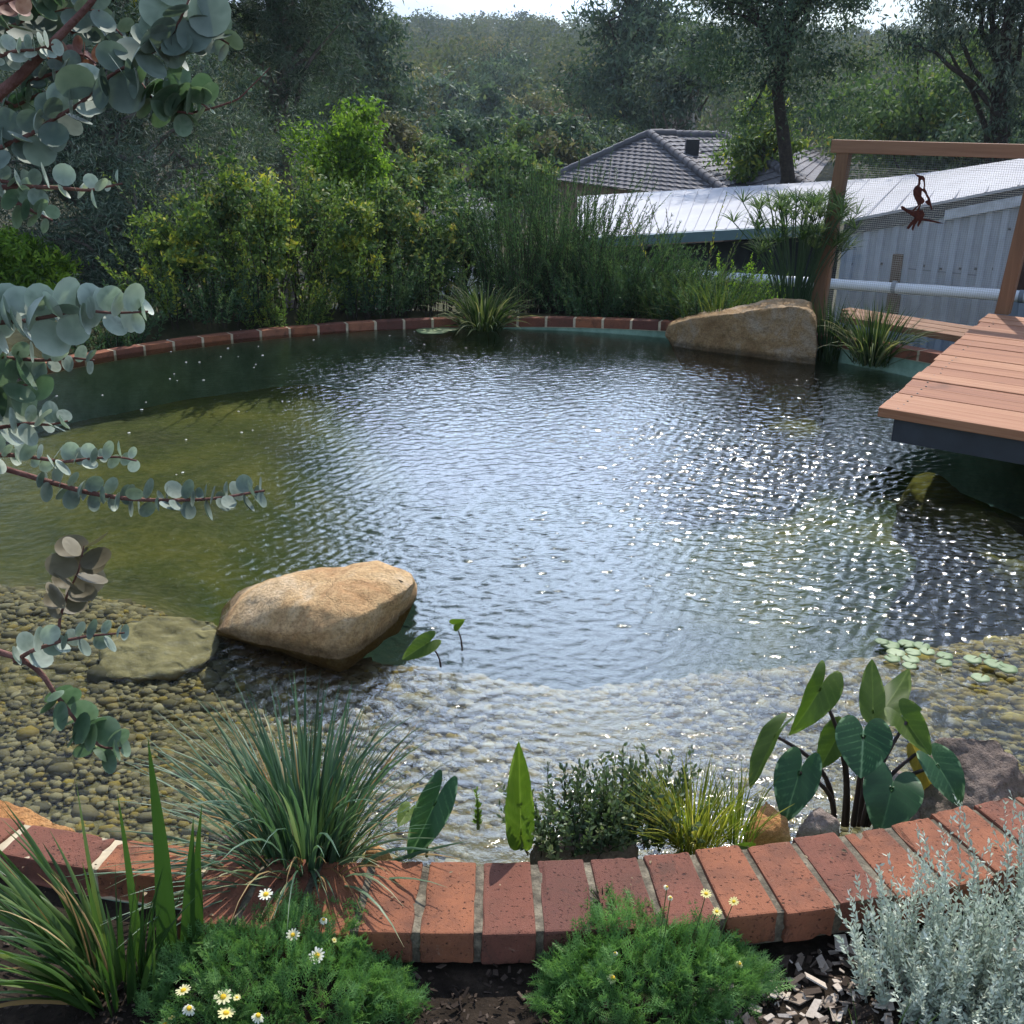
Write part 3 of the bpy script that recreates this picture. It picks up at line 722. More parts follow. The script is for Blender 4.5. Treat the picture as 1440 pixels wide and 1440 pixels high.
def tree(name, label, px, py, rx, ry, Y, fol, bk, ncl=120, nlf=90, L=.1, W=.03, trunk=.18, tpx=None, droop=.5, seed=1., sig=.16, group=None, depth=.85, nl=14, hole=.15, shell=.5, cat='tree', base_z=None, tc_=.18, fork=.35):
    C = at(px, py, Y); s = mpp(C); RX, RZ = rx*s, ry*s; RY = RX*depth
    b = at(tpx if tpx is not None else px, py, Y); gzv = float(gz(b[0], b[1])) if base_z is None else base_z
    base = np.array([b[0], b[1], gzv-.1])
    t = thing(name, label, cat, base, group)
    cc = crown(C, RX, RY, RZ, ncl, nlf, L, W, droop, seed=seed, hole=hole, shell=shell)
    g = G(); leaves(g, cc, (RX*sig, RX*sig, RX*sig*.6), nlf, L, W, droop, tc_=tc_)
    top = C+np.array([0, 0, RZ*.35]); H = top[2]-base[2]
    k = 12; tt = np.linspace(0, 1, k)[:, None]
    tr = base+(top-base)*tt+np.c_[rng.normal(size=(k, 2))*RX*.035, np.zeros(k)]*np.sin(np.pi*tt)
    tg = G(); tubes(tg, tr[None], (trunk*(1-.75*tt[:, 0]))[None], 9)
    pick = cc[np.argsort(rng.uniform(size=len(cc)))[:nl]]
    Ps, rs = [], []
    for q in pick:
        f = np.clip((q[2]-base[2])/H*rng.uniform(.45, .85), fork*.6, .95); a = base+(top-base)*f
        i = f*(k-1); i0 = int(i); a = tr[i0]+(tr[min(i0+1, k-1)]-tr[i0])*(i-i0)
        Ps.append(limb(a, q)); rs.append(np.linspace(trunk*(1-.75*f)*.55, trunk*.06, 7))
    tubes(tg, np.array(Ps), np.array(rs), 6)
    g.build('crown', fol, t); tg.build('trunk', bk, t)
    return t
def sprigs(gl, gs, base, n, H, spread, nleaf, L, W, ang=.9, r0=.1, t0=.25, lean=(0, 0), curve=.5, stem_r=.004, hvar=.35, tv=LEAF, tf=LEAF_F, tint=.5, tvar=.18, k=7, tipbright=.15, lj=.25, power=.6):
    """upright or spreading leafy stems from one base; vectorised"""
    az = rng.uniform(0, 2*np.pi, n); u = rng.uniform(0, 1, n)**power; th = spread*u
    h = H*(1-hvar*rng.uniform(0, 1, n))*(1-.25*u)
    ro = r0*np.sqrt(rng.uniform(0, 1, n))
    B = np.asarray(base)+np.c_[np.cos(az)*ro, np.sin(az)*ro, np.zeros(n)]
    dh = np.c_[np.cos(az), np.sin(az), np.zeros(n)]+np.array([*lean, 0]); t = np.linspace(0, 1, k)
    th_t = th[:, None]*(curve+(1-curve)*t[None])+rng.normal(0, .06, (n, 1))
    step = (h/(k-1))[:, None]
    dx = np.sin(th_t)*step; dz = np.cos(th_t)*step
    P = np.zeros((n, k, 3)); P[:, 1:] = np.cumsum(dh[:, None]*dx[:, :-1, None]+np.array([0, 0, 1.])*dz[:, :-1, None]+rng.normal(size=(n, k-1, 3))*step[:, :, None]*.10, 1); P += B[:, None]
    if gs is not None: tubes(gs, P, stem_r*(1-.7*t)[None], 3, .5)
    tl = t0+(1-t0)*(np.arange(nleaf)+rng.uniform(0, 1, (n, nleaf)))/nleaf
    i = np.clip((tl*(k-1)).astype(int), 0, k-2); fr_ = tl*(k-1)-i
    ar = np.arange(n)[:, None]
    Q = P[ar, i]+(P[ar, i+1]-P[ar, i])*fr_[..., None]; ax = nrm(P[ar, i+1]-P[ar, i])
    ga = (np.arange(nleaf)*2.4)[None]+rng.uniform(0, 6.28, (n, 1))
    X = nrm(np.cross(ax, np.array([.3, .2, .9]))); Yv = np.cross(ax, X)
    rad = np.cos(ga)[..., None]*X+np.sin(ga)[..., None]*Yv
    a_ = ang*(1-.45*tl)
    d = ax*np.cos(a_)[..., None]+rad*np.sin(a_)[..., None]+rng.normal(size=Q.shape)*lj*.5
    fr3 = frames(d.reshape(-1, 3), hint=None)
    ls = (rng.uniform(.7, 1.25, (n, nleaf))*(1-.35*tl)).ravel()
    tn = np.clip(tint+rng.normal(0, tvar, (n, 1))+tipbright*(tl-.5)+rng.normal(0, .1, (n, nleaf)), 0, 1).ravel()
    scatter(gl, tv, tf, Q.reshape(-1, 3), fr3, np.stack([W*ls, L*ls, W*ls], -1), tn)
    return P
def shrub(name, label, base, fol, stem, group=None, cat='shrub', **kw):
    t = thing(name, label, cat, base, group); gl, gs = G(), G()
    sprigs(gl, gs, base, **kw); gl.build('foliage', fol, t); gs.build('stems', stem, t); return t
def blades(g, base, n, L, wd, th0, th1, r0=.05, az0=0, azs=2*np.pi, k=9, lvar=.35, tint=.5, tvar=.18, fold=.25, droop_pow=1.5, tipt=.0, twist=.4, sqrt_=True):
    """arching strap leaves: each starts th0 from upright and bends towards th1"""
    az = az0+(rng.uniform(0, 1, n)-.5)*azs; u = rng.uniform(0, 1, n)
    ro = r0*np.sqrt(u); B = np.asarray(base)+np.c_[np.cos(az)*ro, np.sin(az)*ro, np.zeros(n)]
    l = L*(1-lvar*rng.uniform(0, 1, n)); t = np.linspace(0, 1, k)
    a0 = np.abs(rng.normal(0, th0, n)) if sqrt_ else rng.uniform(th0*.4, th0, n); a1 = a0+rng.uniform(.25, 1, n)*(th1)
    A = a0[:, None]+(a1-a0)[:, None]*t[None]**droop_pow
    st = (l/(k-1))[:, None]; dh = np.c_[np.cos(az), np.sin(az), np.zeros(n)]
    sd = np.c_[-np.sin(az), np.cos(az), np.zeros(n)]
    P = np.zeros((n, k, 3)); sway = rng.normal(0, .12, (n, 1))
    P[:, 1:] = np.cumsum(dh[:, None]*(np.sin(A)*st)[:, :-1, None]+np.array([0, 0, 1.])*(np.cos(A)*st)[:, :-1, None]+sd[:, None]*(sway*t[None]*st)[:, :-1, None], 1)
    P += B[:, None]
    W = wd*rng.uniform(.65, 1.2, n)[:, None]*(np.minimum(1, .6+3*t)*(1-t**2.6))[None]+.0004
    side = nrm(sd+rng.normal(size=(n, 3))*twist)
    tn = np.clip(tint+rng.normal(0, tvar, n)[:, None]+tipt*t[None]**3, 0, 1)
    ribbons(g, P, W, side, np.repeat(tn[:, :, None], 3, 2), fold)
    return P

# ================================================================== far hill forest (one mass) and the trees one can tell apart
def distant_forest():
    g = G(); n = 1500
    Y = rng.uniform(95, 400, n); X = (rng.uniform(-.62, .62, n))*Y*1.05
    H = rng.uniform(7, 13, n)*(1-.0004*Y); Rr = H*rng.uniform(.30, .5, n)
    Z = gz(X, Y)
    C = np.c_[X, Y, Z+H*.62]
    kc, nlf = 15, 34
    d = sph(n*kc).reshape(n, kc, 3); r = rng.uniform(.3, 1, (n, kc, 1))
    cc = C[:, None]+d*r*np.stack([Rr, Rr, H*.36], -1)[:, None]
    tt = np.repeat(rng.normal(.48, .16, n), kc*nlf)
    P = np.repeat(cc.reshape(-1, 3), nlf, 0)+rng.normal(size=(n*kc*nlf, 3))*np.repeat(Rr*.2, kc*nlf)[:, None]*np.array([1, 1, .7])
    S = np.repeat(.24+.0014*Y, kc*nlf)*rng.uniform(.6, 1.3, n*kc*nlf)
    dr = rng.normal(size=P.shape); dr[:, 2] -= .4
    out = nrm(P-np.repeat(cc.reshape(-1, 3), nlf, 0))+nrm(P-np.repeat(C, kc*nlf, 0))*1.2+np.array([0, 0, .3])+rng.normal(size=P.shape)*.35
    y_ = nrm(dr); X_ = nrm(np.cross(y_, out)); fr = np.stack([X_, y_, np.cross(X_, y_)], -1)
    scatter(g, LEAF, LEAF_F, P, fr, np.stack([S*.75, S*1.3, S], -1), np.clip(tt+rng.normal(0, .1, len(P)), 0, 1))
    fm = foliage('far forest foliage', [(.05, (.040, .055, .032)), (.35, (.070, .092, .048)), (.6, (.10, .118, .058)), (.82, (.14, .138, .068)), (1, (.18, .155, .085))], .3, .8, .05)
    tag(g.build('distant_forest', fm), 'dense grey green bushland covering the hill behind the houses', 'forest', kind='stuff')
    gt = G(); m_ = 260; i = rng.choice(n, m_, replace=False); b = np.c_[X[i], Y[i], Z[i]-.2]; P = np.stack([b, b+np.c_[rng.normal(size=(m_, 2))*.5, H[i]*.7]], 1)
    tubes(gt, P, np.array([[.18, .09]]), 5); o = gt.build('forest_trunks', BARK_W); tag(o, 'pale trunks standing among the hill forest', 'forest', kind='stuff')
distant_forest()

GB = 'trees standing between the garden and the hill'
#     label                                                          px   py   rx   ry   Y   fol    bark   kw
tree('eucalypt_tree', 'tall dark eucalypt with an open crown rising above the tiled roof', 900, 55, 115, 150, 55, F_EUC, BARK_D, ncl=150, nlf=100, L=.34, W=.10, trunk=.32, tpx=862, seed=3., sig=.13, nl=20, hole=.12, group=GB)
tree('eucalypt_tree', 'dark eucalypt with a straight black trunk beside the timber screen', 1120, -90, 165, 285, 24, F_EUC, BARK_D, ncl=360, nlf=170, L=.115, W=.036, trunk=.20, tpx=1148, seed=5., sig=.12, nl=22, hole=.3, fork=1.0, group=GB)
tree('eucalypt_tree', 'grey green eucalypt overhanging the top right corner', 1420, -40, 150, 220, 21, F_BLUE, BARK_D, ncl=210, nlf=150, L=.115, W=.03, trunk=.2, tpx=1460, seed=7., sig=.13, hole=.25, droop=.8, group=GB)
tree('leafy_tree', 'bright green tree behind the screen at the right', 1295, 165, 150, 115, 33, F_MIX, BARK_D, ncl=130, nlf=100, L=.19, W=.09, trunk=.2, seed=9., sig=.14, group=GB)
tree('leafy_tree', 'mid green bushy tree between tiled roof and black trunk', 1070, 205, 60, 70, 27, F_YEL, BARK_D, ncl=70, nlf=80, L=.15, W=.06, trunk=.12, seed=10., sig=.16, group=GB)
tree('leafy_tree', 'bright green bushes low behind the right end of the shed roof', 1400, 200, 90, 50, 30, F_EUC, BARK_D, ncl=60, nlf=80, L=.18, W=.07, trunk=.12, seed=12., sig=.16, group=GB)
tree('eucalypt_tree', 'spreading dark eucalypt left of the gap of sky', 490, 60, 100, 160, 46, F_EUC, BARK_G, ncl=150, nlf=100, L=.28, W=.085, trunk=.28, tpx=500, seed=13., sig=.13, hole=.3, nl=18, group=GB)
tree('eucalypt_tree', 'loose olive eucalypt with bare limbs below its crown', 560, 165, 75, 75, 62, F_EUC2, BARK_W, ncl=60, nlf=80, L=.32, W=.10, trunk=.2, seed=15., sig=.16, nl=16, group=GB)
tree('eucalypt_tree', 'rounded olive green tree in the middle of the valley', 745, 165, 52, 42, 85, F_EUC2, BARK_D, ncl=60, nlf=80, L=.38, W=.14, trunk=.25, seed=17., sig=.17, group=GB)
tree('eucalypt_tree', 'dark blue green tree above the olive valley tree', 700, 120, 60, 45, 110, F_EUC, BARK_D, ncl=60, nlf=70, L=.5, W=.2, trunk=.25, seed=18., sig=.17, group=GB)
tree('eucalypt_tree', 'brownish tree with twisted dark limbs left of the tiled roof', 800, 205, 70, 42, 62, F_DRY, BARK_D, ncl=55, nlf=60, L=.30, W=.10, trunk=.2, seed=19., sig=.16, nl=20, group=GB)
tree('eucalypt_tree', 'low tawny olive tree above the small grey roof', 640, 215, 75, 45, 58, F_EUC2, BARK_G, ncl=70, nlf=70, L=.28, W=.10, trunk=.16, seed=21., sig=.16, group=GB)
tree('eucalypt_tree', 'tawny tree right behind the peak of the tiled roof', 930, 160, 60, 36, 75, F_EUC2, BARK_D, ncl=55, nlf=70, L=.34, W=.12, trunk=.2, seed=23., sig=.17, group=GB)
tree('eucalypt_tree', 'dry brown valley tree with white dead limbs', 600, 205, 55, 42, 72, F_DRY, BARK_W, ncl=36, nlf=50, L=.3, W=.1, trunk=.24, seed=24., sig=.15, nl=22, group=GB)
tree('leafy_tree', 'bright lime green tree left of the valley', 482, 232, 78, 92, 17, F_LIME, BARK_D, ncl=150, nlf=70, L=.085, W=.04, trunk=.1, seed=25., sig=.15, group=GB)
tree('casuarina_tree', 'tall wispy grey green tree behind the bright lime tree', 390, -80, 120, 370, 20, F_FINE, BARK_G, ncl=360, nlf=130, L=.16, W=.014, trunk=.16, tpx=385, seed=27., sig=.12, droop=.3, nl=34, group=GB)
tree('leafy_tree', 'green leafy tree showing above the eucalyptus sprays', 180, 10, 75, 75, 23, F_YEL, BARK_D, ncl=80, nlf=100, L=.12, W=.055, trunk=.14, seed=29., sig=.16, group=GB)
tree('eucalypt_tree', 'tall dense eucalypt rising out of the picture behind the dark fine leaved bush', 110, -430, 330, 520, 17, F_EUC, BARK_D, ncl=560, nlf=100, L=.17, W=.06, trunk=.3, tpx=60, seed=30., sig=.12, group=GB)
tree('eucalypt_tree', 'unseen tall eucalypt added beyond the left edge to darken reflections in the water', -330, -330, 260, 420, 15, F_EUC, BARK_D, ncl=260, nlf=90, L=.2, W=.075, trunk=.25, seed=36., sig=.13, group=GB)  # unseen tree, added to keep sky reflections off the left water
tree('tea_tree', 'large dark fine leaved bush left of the pond', 130, 200, 240, 270, 12.5, F_FINE, BARK_G, ncl=300, nlf=210, L=.085, W=.010, trunk=.16, tpx=150, seed=31., sig=.11, droop=-.1, nl=60, hole=.2, group='shrubs behind the pond', cat='bush', shell=.45)
tree('tea_tree', 'dark twiggy bush against the brick rim at the left', 190, 340, 150, 120, 11.2, F_FINE, BARK_G, ncl=160, nlf=170, L=.075, W=.010, trunk=.07, seed=33., sig=.13, droop=-.1, nl=50, group='shrubs behind the pond', cat='bush')
tree('leafy_tree', 'low bright green bush at the far left above the pale leaves', 30, 385, 70, 62, 10.4, F_LIME, BARK_D, ncl=80, nlf=110, L=.07, W=.022, trunk=.04, seed=35., sig=.14, group='shrubs behind the pond', cat='bush', droop=-.2)

for i in range(30):
    px = 215+i*27+rng.normal()*14; Y = rng.uniform(38, 80); py = 150+rng.normal()*26-(60 if px < 470 else 0)
    if 930 < px < 1020: py -= 25
    if 555 < px < 850: py = 205+rng.normal()*10; Y = rng.uniform(30, 55)
    tree('woodland_tree', 'green tree merging with its neighbours in the woodland belt below the hill', px, py, rng.uniform(45, 75), rng.uniform(50, 80)*(.55 if 555 < px < 850 else 1), Y, [F_EUC, F_EUC2, F_EUC, F_BLUE, F_MIX][i % 5], [BARK_D, BARK_G, BARK_W][i % 3], ncl=60, nlf=70, L=.0052*Y, W=.0021*Y, trunk=.0032*Y, droop=.4, seed=100.+i, sig=.15, nl=10, group='woodland trees below the hill')
# -------- shrubs along the far rim
GS = 'shrubs behind the pond'
def rimpt(px, back, dz=0):
    d = ray(px, 440); d2 = d/np.hypot(d[0], d[1]); lo, hi = 3., 12.
    c = np.array([CX, CY]); b = d2[:2]@c; disc = b*b-(c@c-RAD**2); s = b+math.sqrt(disc)+back
    p = d2[:2]*s; return np.array([p[0], p[1], float(gz(p[0], p[1]))+dz])
for i, (px, py, rx, ry, bk, fol, sd, lab) in enumerate([
    (258, 350, 46, 80, .75, F_YEL, 41., 'thin yellow green shrub nearest the dark twiggy bush'),
    (318, 300, 52, 125, 1.1, F_MIX, 42., 'tall thin green shrub between the two yellowing shrubs'),
    (372, 322, 50, 105, .7, F_YEL, 43., 'thin upright shrub with yellowing leaves and dark stems'),
    (440, 315, 62, 110, 1.2, F_MIX, 45., 'airy green shrub below the bright lime tree'),
    (492, 352, 48, 78, .65, F_YEL, 46., 'low yellowish shrub in front of the airy green shrub'),
    (545, 318, 52, 105, 1.0, F_MIX, 47., 'small leaved shrub with red brown stems left of the rim sedge'),
    (600, 350, 46, 82, .7, F_MIX, 49., 'greenish shrub directly below the small roof glimpse'),
    (655, 330, 62, 92, 1.3, F_DARK, 51., 'dark green shrub behind the strappy rim sedge')]):
    q = rimpt(px, bk)
    t = tree('garden_shrub', lab, px, py, rx*1.35, ry*.95, q[1], fol, BARK_D, ncl=135, nlf=30, L=.050, W=.024, trunk=.012, droop=-.1, seed=sd, sig=.09, group=GS, nl=70, hole=.6, shell=.8, cat='shrub', tc_=.24, fork=.06)
    gl, gs = G(), G(); hh = 2.05*ry*mpp(q)*1.02
    sprigs(gl, gs, q-np.array([0, 0, .05]), 30, hh*1.12, .95, 64, .05, .023, ang=1.0, r0=.35, t0=.22, curve=.35, stem_r=.006, k=9, tvar=.15, lj=1.4, hvar=.6, tint=.45)
    gl.build('foliage', fol, t); gs.build('stems', BARK_D, t)
for px, py, rx, ry, Y, fol, sd, lab in [
    (330, 190, 120, 130, 14.5, F_FINE, 61., 'wispy grey bush rising behind the yellowing shrubs'),
    (575, 262, 70, 45, 19, F_MIX, 62., 'rounded green bush left of the small grey roof'),
    (540, 215, 55, 50, 30, F_EUC2, 63., 'olive bush right of the bright lime tree'),
    (720, 250, 70, 36, 26, F_MIX, 64., 'green bush right of the small grey roof'),
    (770, 225, 60, 42, 40, F_EUC2, 65., 'olive bush at the left corner of the tiled roof'),
    (660, 240, 60, 30, 45, F_DRY, 66., 'dry brown bush above the small grey roof'),
    (610, 150, 60, 50, 95, F_EUC, 67., 'grey green tree on the valley side below the hill'),
    (820, 150, 60, 50, 100, F_EUC2, 68., 'pale olive tree on the valley side left of the tall open eucalypt'),
    (690, 175, 46, 40, 75, F_EUC, 69., 'dark rounded tree left of the olive valley tree')]:
    tree('valley_bush' if py > 200 else 'valley_tree', lab, px, py, rx, ry, Y, fol, BARK_G, ncl=80, nlf=90, L=.006*Y if Y > 15.5 else .09, W=.0024*Y if Y > 15.5 else .012, trunk=.004*Y, droop=.1, seed=sd, sig=.15, group=GB, nl=14, cat='bush' if py > 200 else 'tree')
for i, (px, bk, n, H, sp, lab) in enumerate([
    (735, .9, 150, 1.62, .8, 'dark feathery shrub right of the strappy rim sedge'),
    (800, 1.0, 170, 1.70, .85, 'tallest dark feathery shrub in front of the pale roof'),
    (870, .8, 160, 1.12, 1.0, 'dark feathery shrub in front of the gutter'),
    (935, .8, 110, .80, 1.1, 'lowest dark feathery shrub beside the far boulder')]):
    shrub('feathery_shrub', lab, rimpt(px, bk, -.05), F_DARK, BARK_D, GS, n=n, H=H, spread=sp, nleaf=120, L=.05, W=.010, ang=.8, r0=.35, t0=.15, curve=.45, stem_r=.005, k=8, tvar=.16, lj=.5)
shrub('grevillea_sprig_shrub', 'few tall pale sprigs sticking up before the pale roof', rimpt(955, 1.0), F_YEL, BARK_G, GS, n=9, H=1.35, spread=.5, nleaf=26, L=.05, W=.012, ang=.6, r0=.3, t0=.55, curve=.7, stem_r=.008)
shrub('hedge_bush', 'bright green hedge below the blue green gutter', at(1010, 400, 12.3)*np.array([1, 1, 0])+np.array([0, 0, -.75]), F_LIME, BARK_D, GS, n=130, H=1.15, spread=.9, nleaf=90, L=.05, W=.022, ang=1.1, r0=.5, t0=.1, lj=1.2)
# -------- undergrowth under the rim shrubs
for px, bk, lab in ((150, .5, 'dark undergrowth left of the rim'), (300, .5, 'low ferny growth behind the left rim bricks'), (400, .45, 'low green growth behind the rim bricks below the lime tree'), (540, .5, 'low dark growth behind the middle rim bricks'), (830, .5, 'low dark growth below the feathery shrubs'), (990, .4, 'low green growth behind the far boulder')):
    shrub('low_shrub', lab, rimpt(px, bk, -.03), F_DARK if px != 400 else F_YEL, BARK_D, GS, n=70, H=.6, spread=1.0, nleaf=70, L=.045, W=.014, ang=1., r0=.35, t0=.1, lj=1.)

# ================================================================== rocks
def sandstone(name, c1, c2, c3, stain=.4):
    M = M_(name); P = M.pos()
    a = M.noise(3.2, 6, .7, P, .6); b = M.noise(26, 6, .75); c = M.noise(90, 4, .7); vo = M.noise(6.5, 5, .75, P, 1.2)
    col = M.ramp(a, [(.3, c1), (.5, c2), (.68, c3)])
    col = M.mix(M.ramp(b, [(.45, 0.), (.7, .45)]), col, tuple(q*.42 for q in c1))
    col = M.mix(M.ramp(vo, [(.60, 0.), (.66, stain)]), col, tuple(q*.3 for q in c1))
    col = M.mix(M.ramp(c, [(.38, .4), (.54, 0.)]), col, tuple(q*.35 for q in c1))
    sp = M.n('SeparateXYZ'); M.l(P, sp.inputs[0])
    wet = M.math('SUBTRACT', 1.0, M.math('MULTIPLY', M.math('SUBTRACT', sp.outputs['Z'], M.math('MULTIPLY', b, .05)), 28., True), True)
    col = M.mix(M.math('MULTIPLY', wet, .62), col, (.03, .026, .018))
    vr = M.n('TexVoronoi', feature='DISTANCE_TO_EDGE'); vr.inputs['Scale'].default_value = 3.1; vr.inputs['Randomness'].default_value = 1.
    ds = M.n('VectorMath', operation='ADD'); nv = M.n('TexNoise'); nv.inputs['Scale'].default_value = 5; nv.inputs['Detail'].default_value = 4; M.l(P, nv.inputs['Vector'])
    sc2 = M.n('VectorMath', operation='SCALE'); sc2.inputs['Scale'].default_value = .25; M.l(nv.outputs['Color'], sc2.inputs[0]); M.l(P, ds.inputs[0]); M.l(sc2.outputs[0], ds.inputs[1]); M.l(ds.outputs[0], vr.inputs['Vector'])
    crk = M.ramp(vr.outputs['Distance'], [(.0, .8), (.007, .3), (.02, 0.)])
    crk = M.math('MULTIPLY', crk, M.ramp(M.noise(2.3, 3, .5), [(.52, 0.), (.66, .4)]))
    col = M.mix(crk, col, tuple(q*.18 for q in c1))
    h = M.math('SUBTRACT', M.math('ADD', M.math('MULTIPLY', b, .6), M.math('MULTIPLY', c, .35)), M.math('MULTIPLY', crk, .9))
    return M.end(M.pbsdf(col, .88, .25, M.bump(h, 1., .03)))
SAND = sandstone('golden sandstone', (.50, .27, .12), (.68, .46, .24), (.76, .62, .44))
GREYR = sandstone('pinkish grey granite', (.20, .15, .125), (.30, .235, .20), (.40, .33, .29), .3)
ORNG = sandstone('orange sandstone', (.46, .20, .07), (.58, .29, .11), (.62, .38, .18), .2)
MOSSR = plain('algae coated stone', (.085, .08, .018), .9, .1, .5, 5, .5, 30)
def rock(name, label, pts, mat, div=5, rough=.02, scale=3., cat='rock', seed=0., group=None, smooth=.07):
    """hull of surveyed points, broken into facets and roughened"""
    bm = bmesh.new()
    for p in pts: bm.verts.new(p)
    bmesh.ops.convex_hull(bm, input=bm.verts)
    bm.verts.ensure_lookup_table()
    for v in [v for v in bm.verts if not v.link_faces]: bm.verts.remove(v)
    bmesh.ops.triangulate(bm, faces=bm.faces)
    size = max(np.ptp(np.array(pts), axis=0))
    for _ in range(div):
        es = [e for e in bm.edges if e.calc_length() > size/38]
        if not es or len(bm.faces) > 26000: break
        bmesh.ops.subdivide_edges(bm, edges=es, cuts=1)
        bmesh.ops.triangulate(bm, faces=bm.faces)
        bmesh.ops.smooth_vert(bm, verts=bm.verts, factor=smooth, use_axis_x=True, use_axis_y=True, use_axis_z=True)
    bm.normal_update()
    for v in bm.verts:
        c = v.co; n1 = mnoise.fractal(c*scale+Vector((seed, 0, seed)), 1, 2, 5); n2 = mnoise.noise(c*scale*9)
        cell = mnoise.cell(c*scale*1.1+Vector((seed,)*3))
        rdg = abs(mnoise.noise(c*scale*1.7+Vector((0, seed, 0))))
        v.co = c+v.normal*(rough*(n1*1.1+n2*.22-.9*max(0, .16-rdg)*2))
    me = bpy.data.meshes.new(name); ctr = Vector(np.mean(np.array(pts), 0)); ctr.z = min(p[2] for p in pts)
    bmesh.ops.translate(bm, verts=bm.verts, vec=-ctr); bm.to_mesh(me); bm.free()
    me.polygons.foreach_set('use_smooth', [True]*len(me.polygons)); me.materials.append(mat)
    o = bpy.data.objects.new(name, me); COL.objects.link(o); o.location = ctr
    return tag(o, label, cat, group)
def W0(x, y, z=0.): return atz(x, y, z)
rock('boulder', 'flat topped golden boulder standing out of the water near the middle', [
    W0(299, 888, .0), W0(318, 862, .06), W0(345, 838, .13), W0(388, 815, .17), W0(480, 793, .185), W0(530, 786, .19), W0(580, 802, .19), W0(588, 816, .175), W0(430, 850, .165), W0(520, 830, .18),
    W0(584, 838, .10), W0(330, 900, .0), W0(440, 932, -.02), W0(475, 940, -.03), W0(553, 892, -.04), W0(578, 855, -.02), W0(310, 884, .035), W0(440, 893, .09), W0(500, 870, .14), W0(565, 838, .15),
    W0(300, 895, -.12), W0(480, 945, -.15), W0(560, 890, -.15), W0(585, 830, -.15), W0(330, 830, -.15)], SAND, 6, .019, 2.6, seed=1.)
fr_pts = [(928, 472), (938, 456), (985, 446), (1060, 436), (1100, 428), (1140, 429), (1152, 442), (1152, 470), (1149, 508), (1040, 496), (955, 482)]
P = [at(x, y, 8.72-(x-930)/220*.62) for x, y in fr_pts]; P += [p+np.array([.12, .5, -.03]) for p in P[1:7]]+[p-np.array([0, 0, .3]) for p in P[-3:]]
rock('boulder', 'long brown boulder on the far rim beside the timber screen', P, sandstone('brown sandstone', (.27, .155, .07), (.40, .26, .13), (.46, .38, .29)), 6, .03, 2.2, seed=4., smooth=.16)
P = [W0(1300, 1108, .12), W0(1318, 1040, .24), W0(1350, 1034, .27), W0(1400, 1036, .27), W0(1436, 1070, .24), W0(1452, 1110, .17), W0(1440, 1130, .12), W0(1360, 1160, .12), W0(1290, 1150, .10), W0(1275, 1130, .06)]
P += [p-np.array([0, 0, .2]) for p in P]
rock('boulder', 'pinkish grey boulder on the brick rim behind the silver bush', P, GREYR, 6, .016, 6., seed=7.)
P = [W0(-40, 1105, .17), W0(0, 1122, .17), W0(60, 1147, .175), W0(108, 1168, .175), W0(-40, 1170, .17), W0(30, 1172, .17)]; P += [p-np.array([0, -.02, .25]) for p in P]
rock('boulder', 'orange stone slab inside the rim at the lower left corner', P, ORNG, 5, .008, 8., seed=9.)
for i, (a, b, c, d, mt, lab) in enumerate([
    (1045, 1120, 1110, 1172, ORNG, 'cracked orange stone between yellow sedge and big arrow leaves'),
    (1120, 1128, 1185, 1168, GREYR, 'small grey stone at the foot of the big arrow leaves'),
    (505, 1185, 555, 1212, ORNG, 'orange stone showing beside the large grass clump'),
    (1230, 1075, 1300, 1150, GREYR, 'grey stone behind the drooping dark arrow leaf'),
    (300, 1150, 480, 1200, GREYR, 'grey stone under the large grass clump'),
    (740, 1165, 900, 1200, GREYR, 'grey stone under the small leafy bush')]):
    P = [W0(a, d, .12), W0(c, d, .12), W0((a+c)/2, b, .16), W0(a+8, (b+d)/2, .15), W0(c-6, (b+d)/2, .15), W0((a+c)/2, d, .13)]; P += [p-np.array([0, 0, .28]) for p in P[:5]]
    rock('edge_stone', lab, P, mt, 4, .010, 9., seed=11.+i, group='stones inside the near rim')
# under water
for px, py, rx, ry, z, lab in ((1105, 525, 62, 26, -.16, 'algae covered boulder under water below the far boulder'), (1110, 590, 52, 24, -.3, 'deeper green boulder under water right of the middle'), (1395, 748, 75, 40, -.12, 'olive boulder under water below the deck'), (1260, 515, 70, 30, -.2, 'algae covered ledge under the arching sedge'), (1330, 690, 60, 30, -.35, 'dark green boulder under the front edge of the deck')):
    c = W0(px, py, z); s = mpp(c); P = [c+np.array([math.cos(a)*rx*s*r, math.sin(a)*ry*s*4.0*r, zz]) for a in np.linspace(0, 5.6, 7) for r, zz in ((1, -.15), (.75, .0), (.9, -.6))]
    rock('submerged_boulder', lab, P, MOSSR, 5, .05, 2., seed=px*.1, smooth=.5, group='boulders under the water')
P = [W0(120, 950, -.10), W0(150, 885, -.085), W0(215, 862, -.07), W0(320, 862, -.07), W0(315, 915, -.08), W0(235, 950, -.10)]; P += [p-np.array([0, 0, .05]) for p in P]
rock('submerged_slab', 'pale flat stone slab just under the water left of the golden boulder', P, plain('pale silted slab', (.29, .245, .165), .9, .1, .4, 9, .6), 5, .035, 3., smooth=.5)

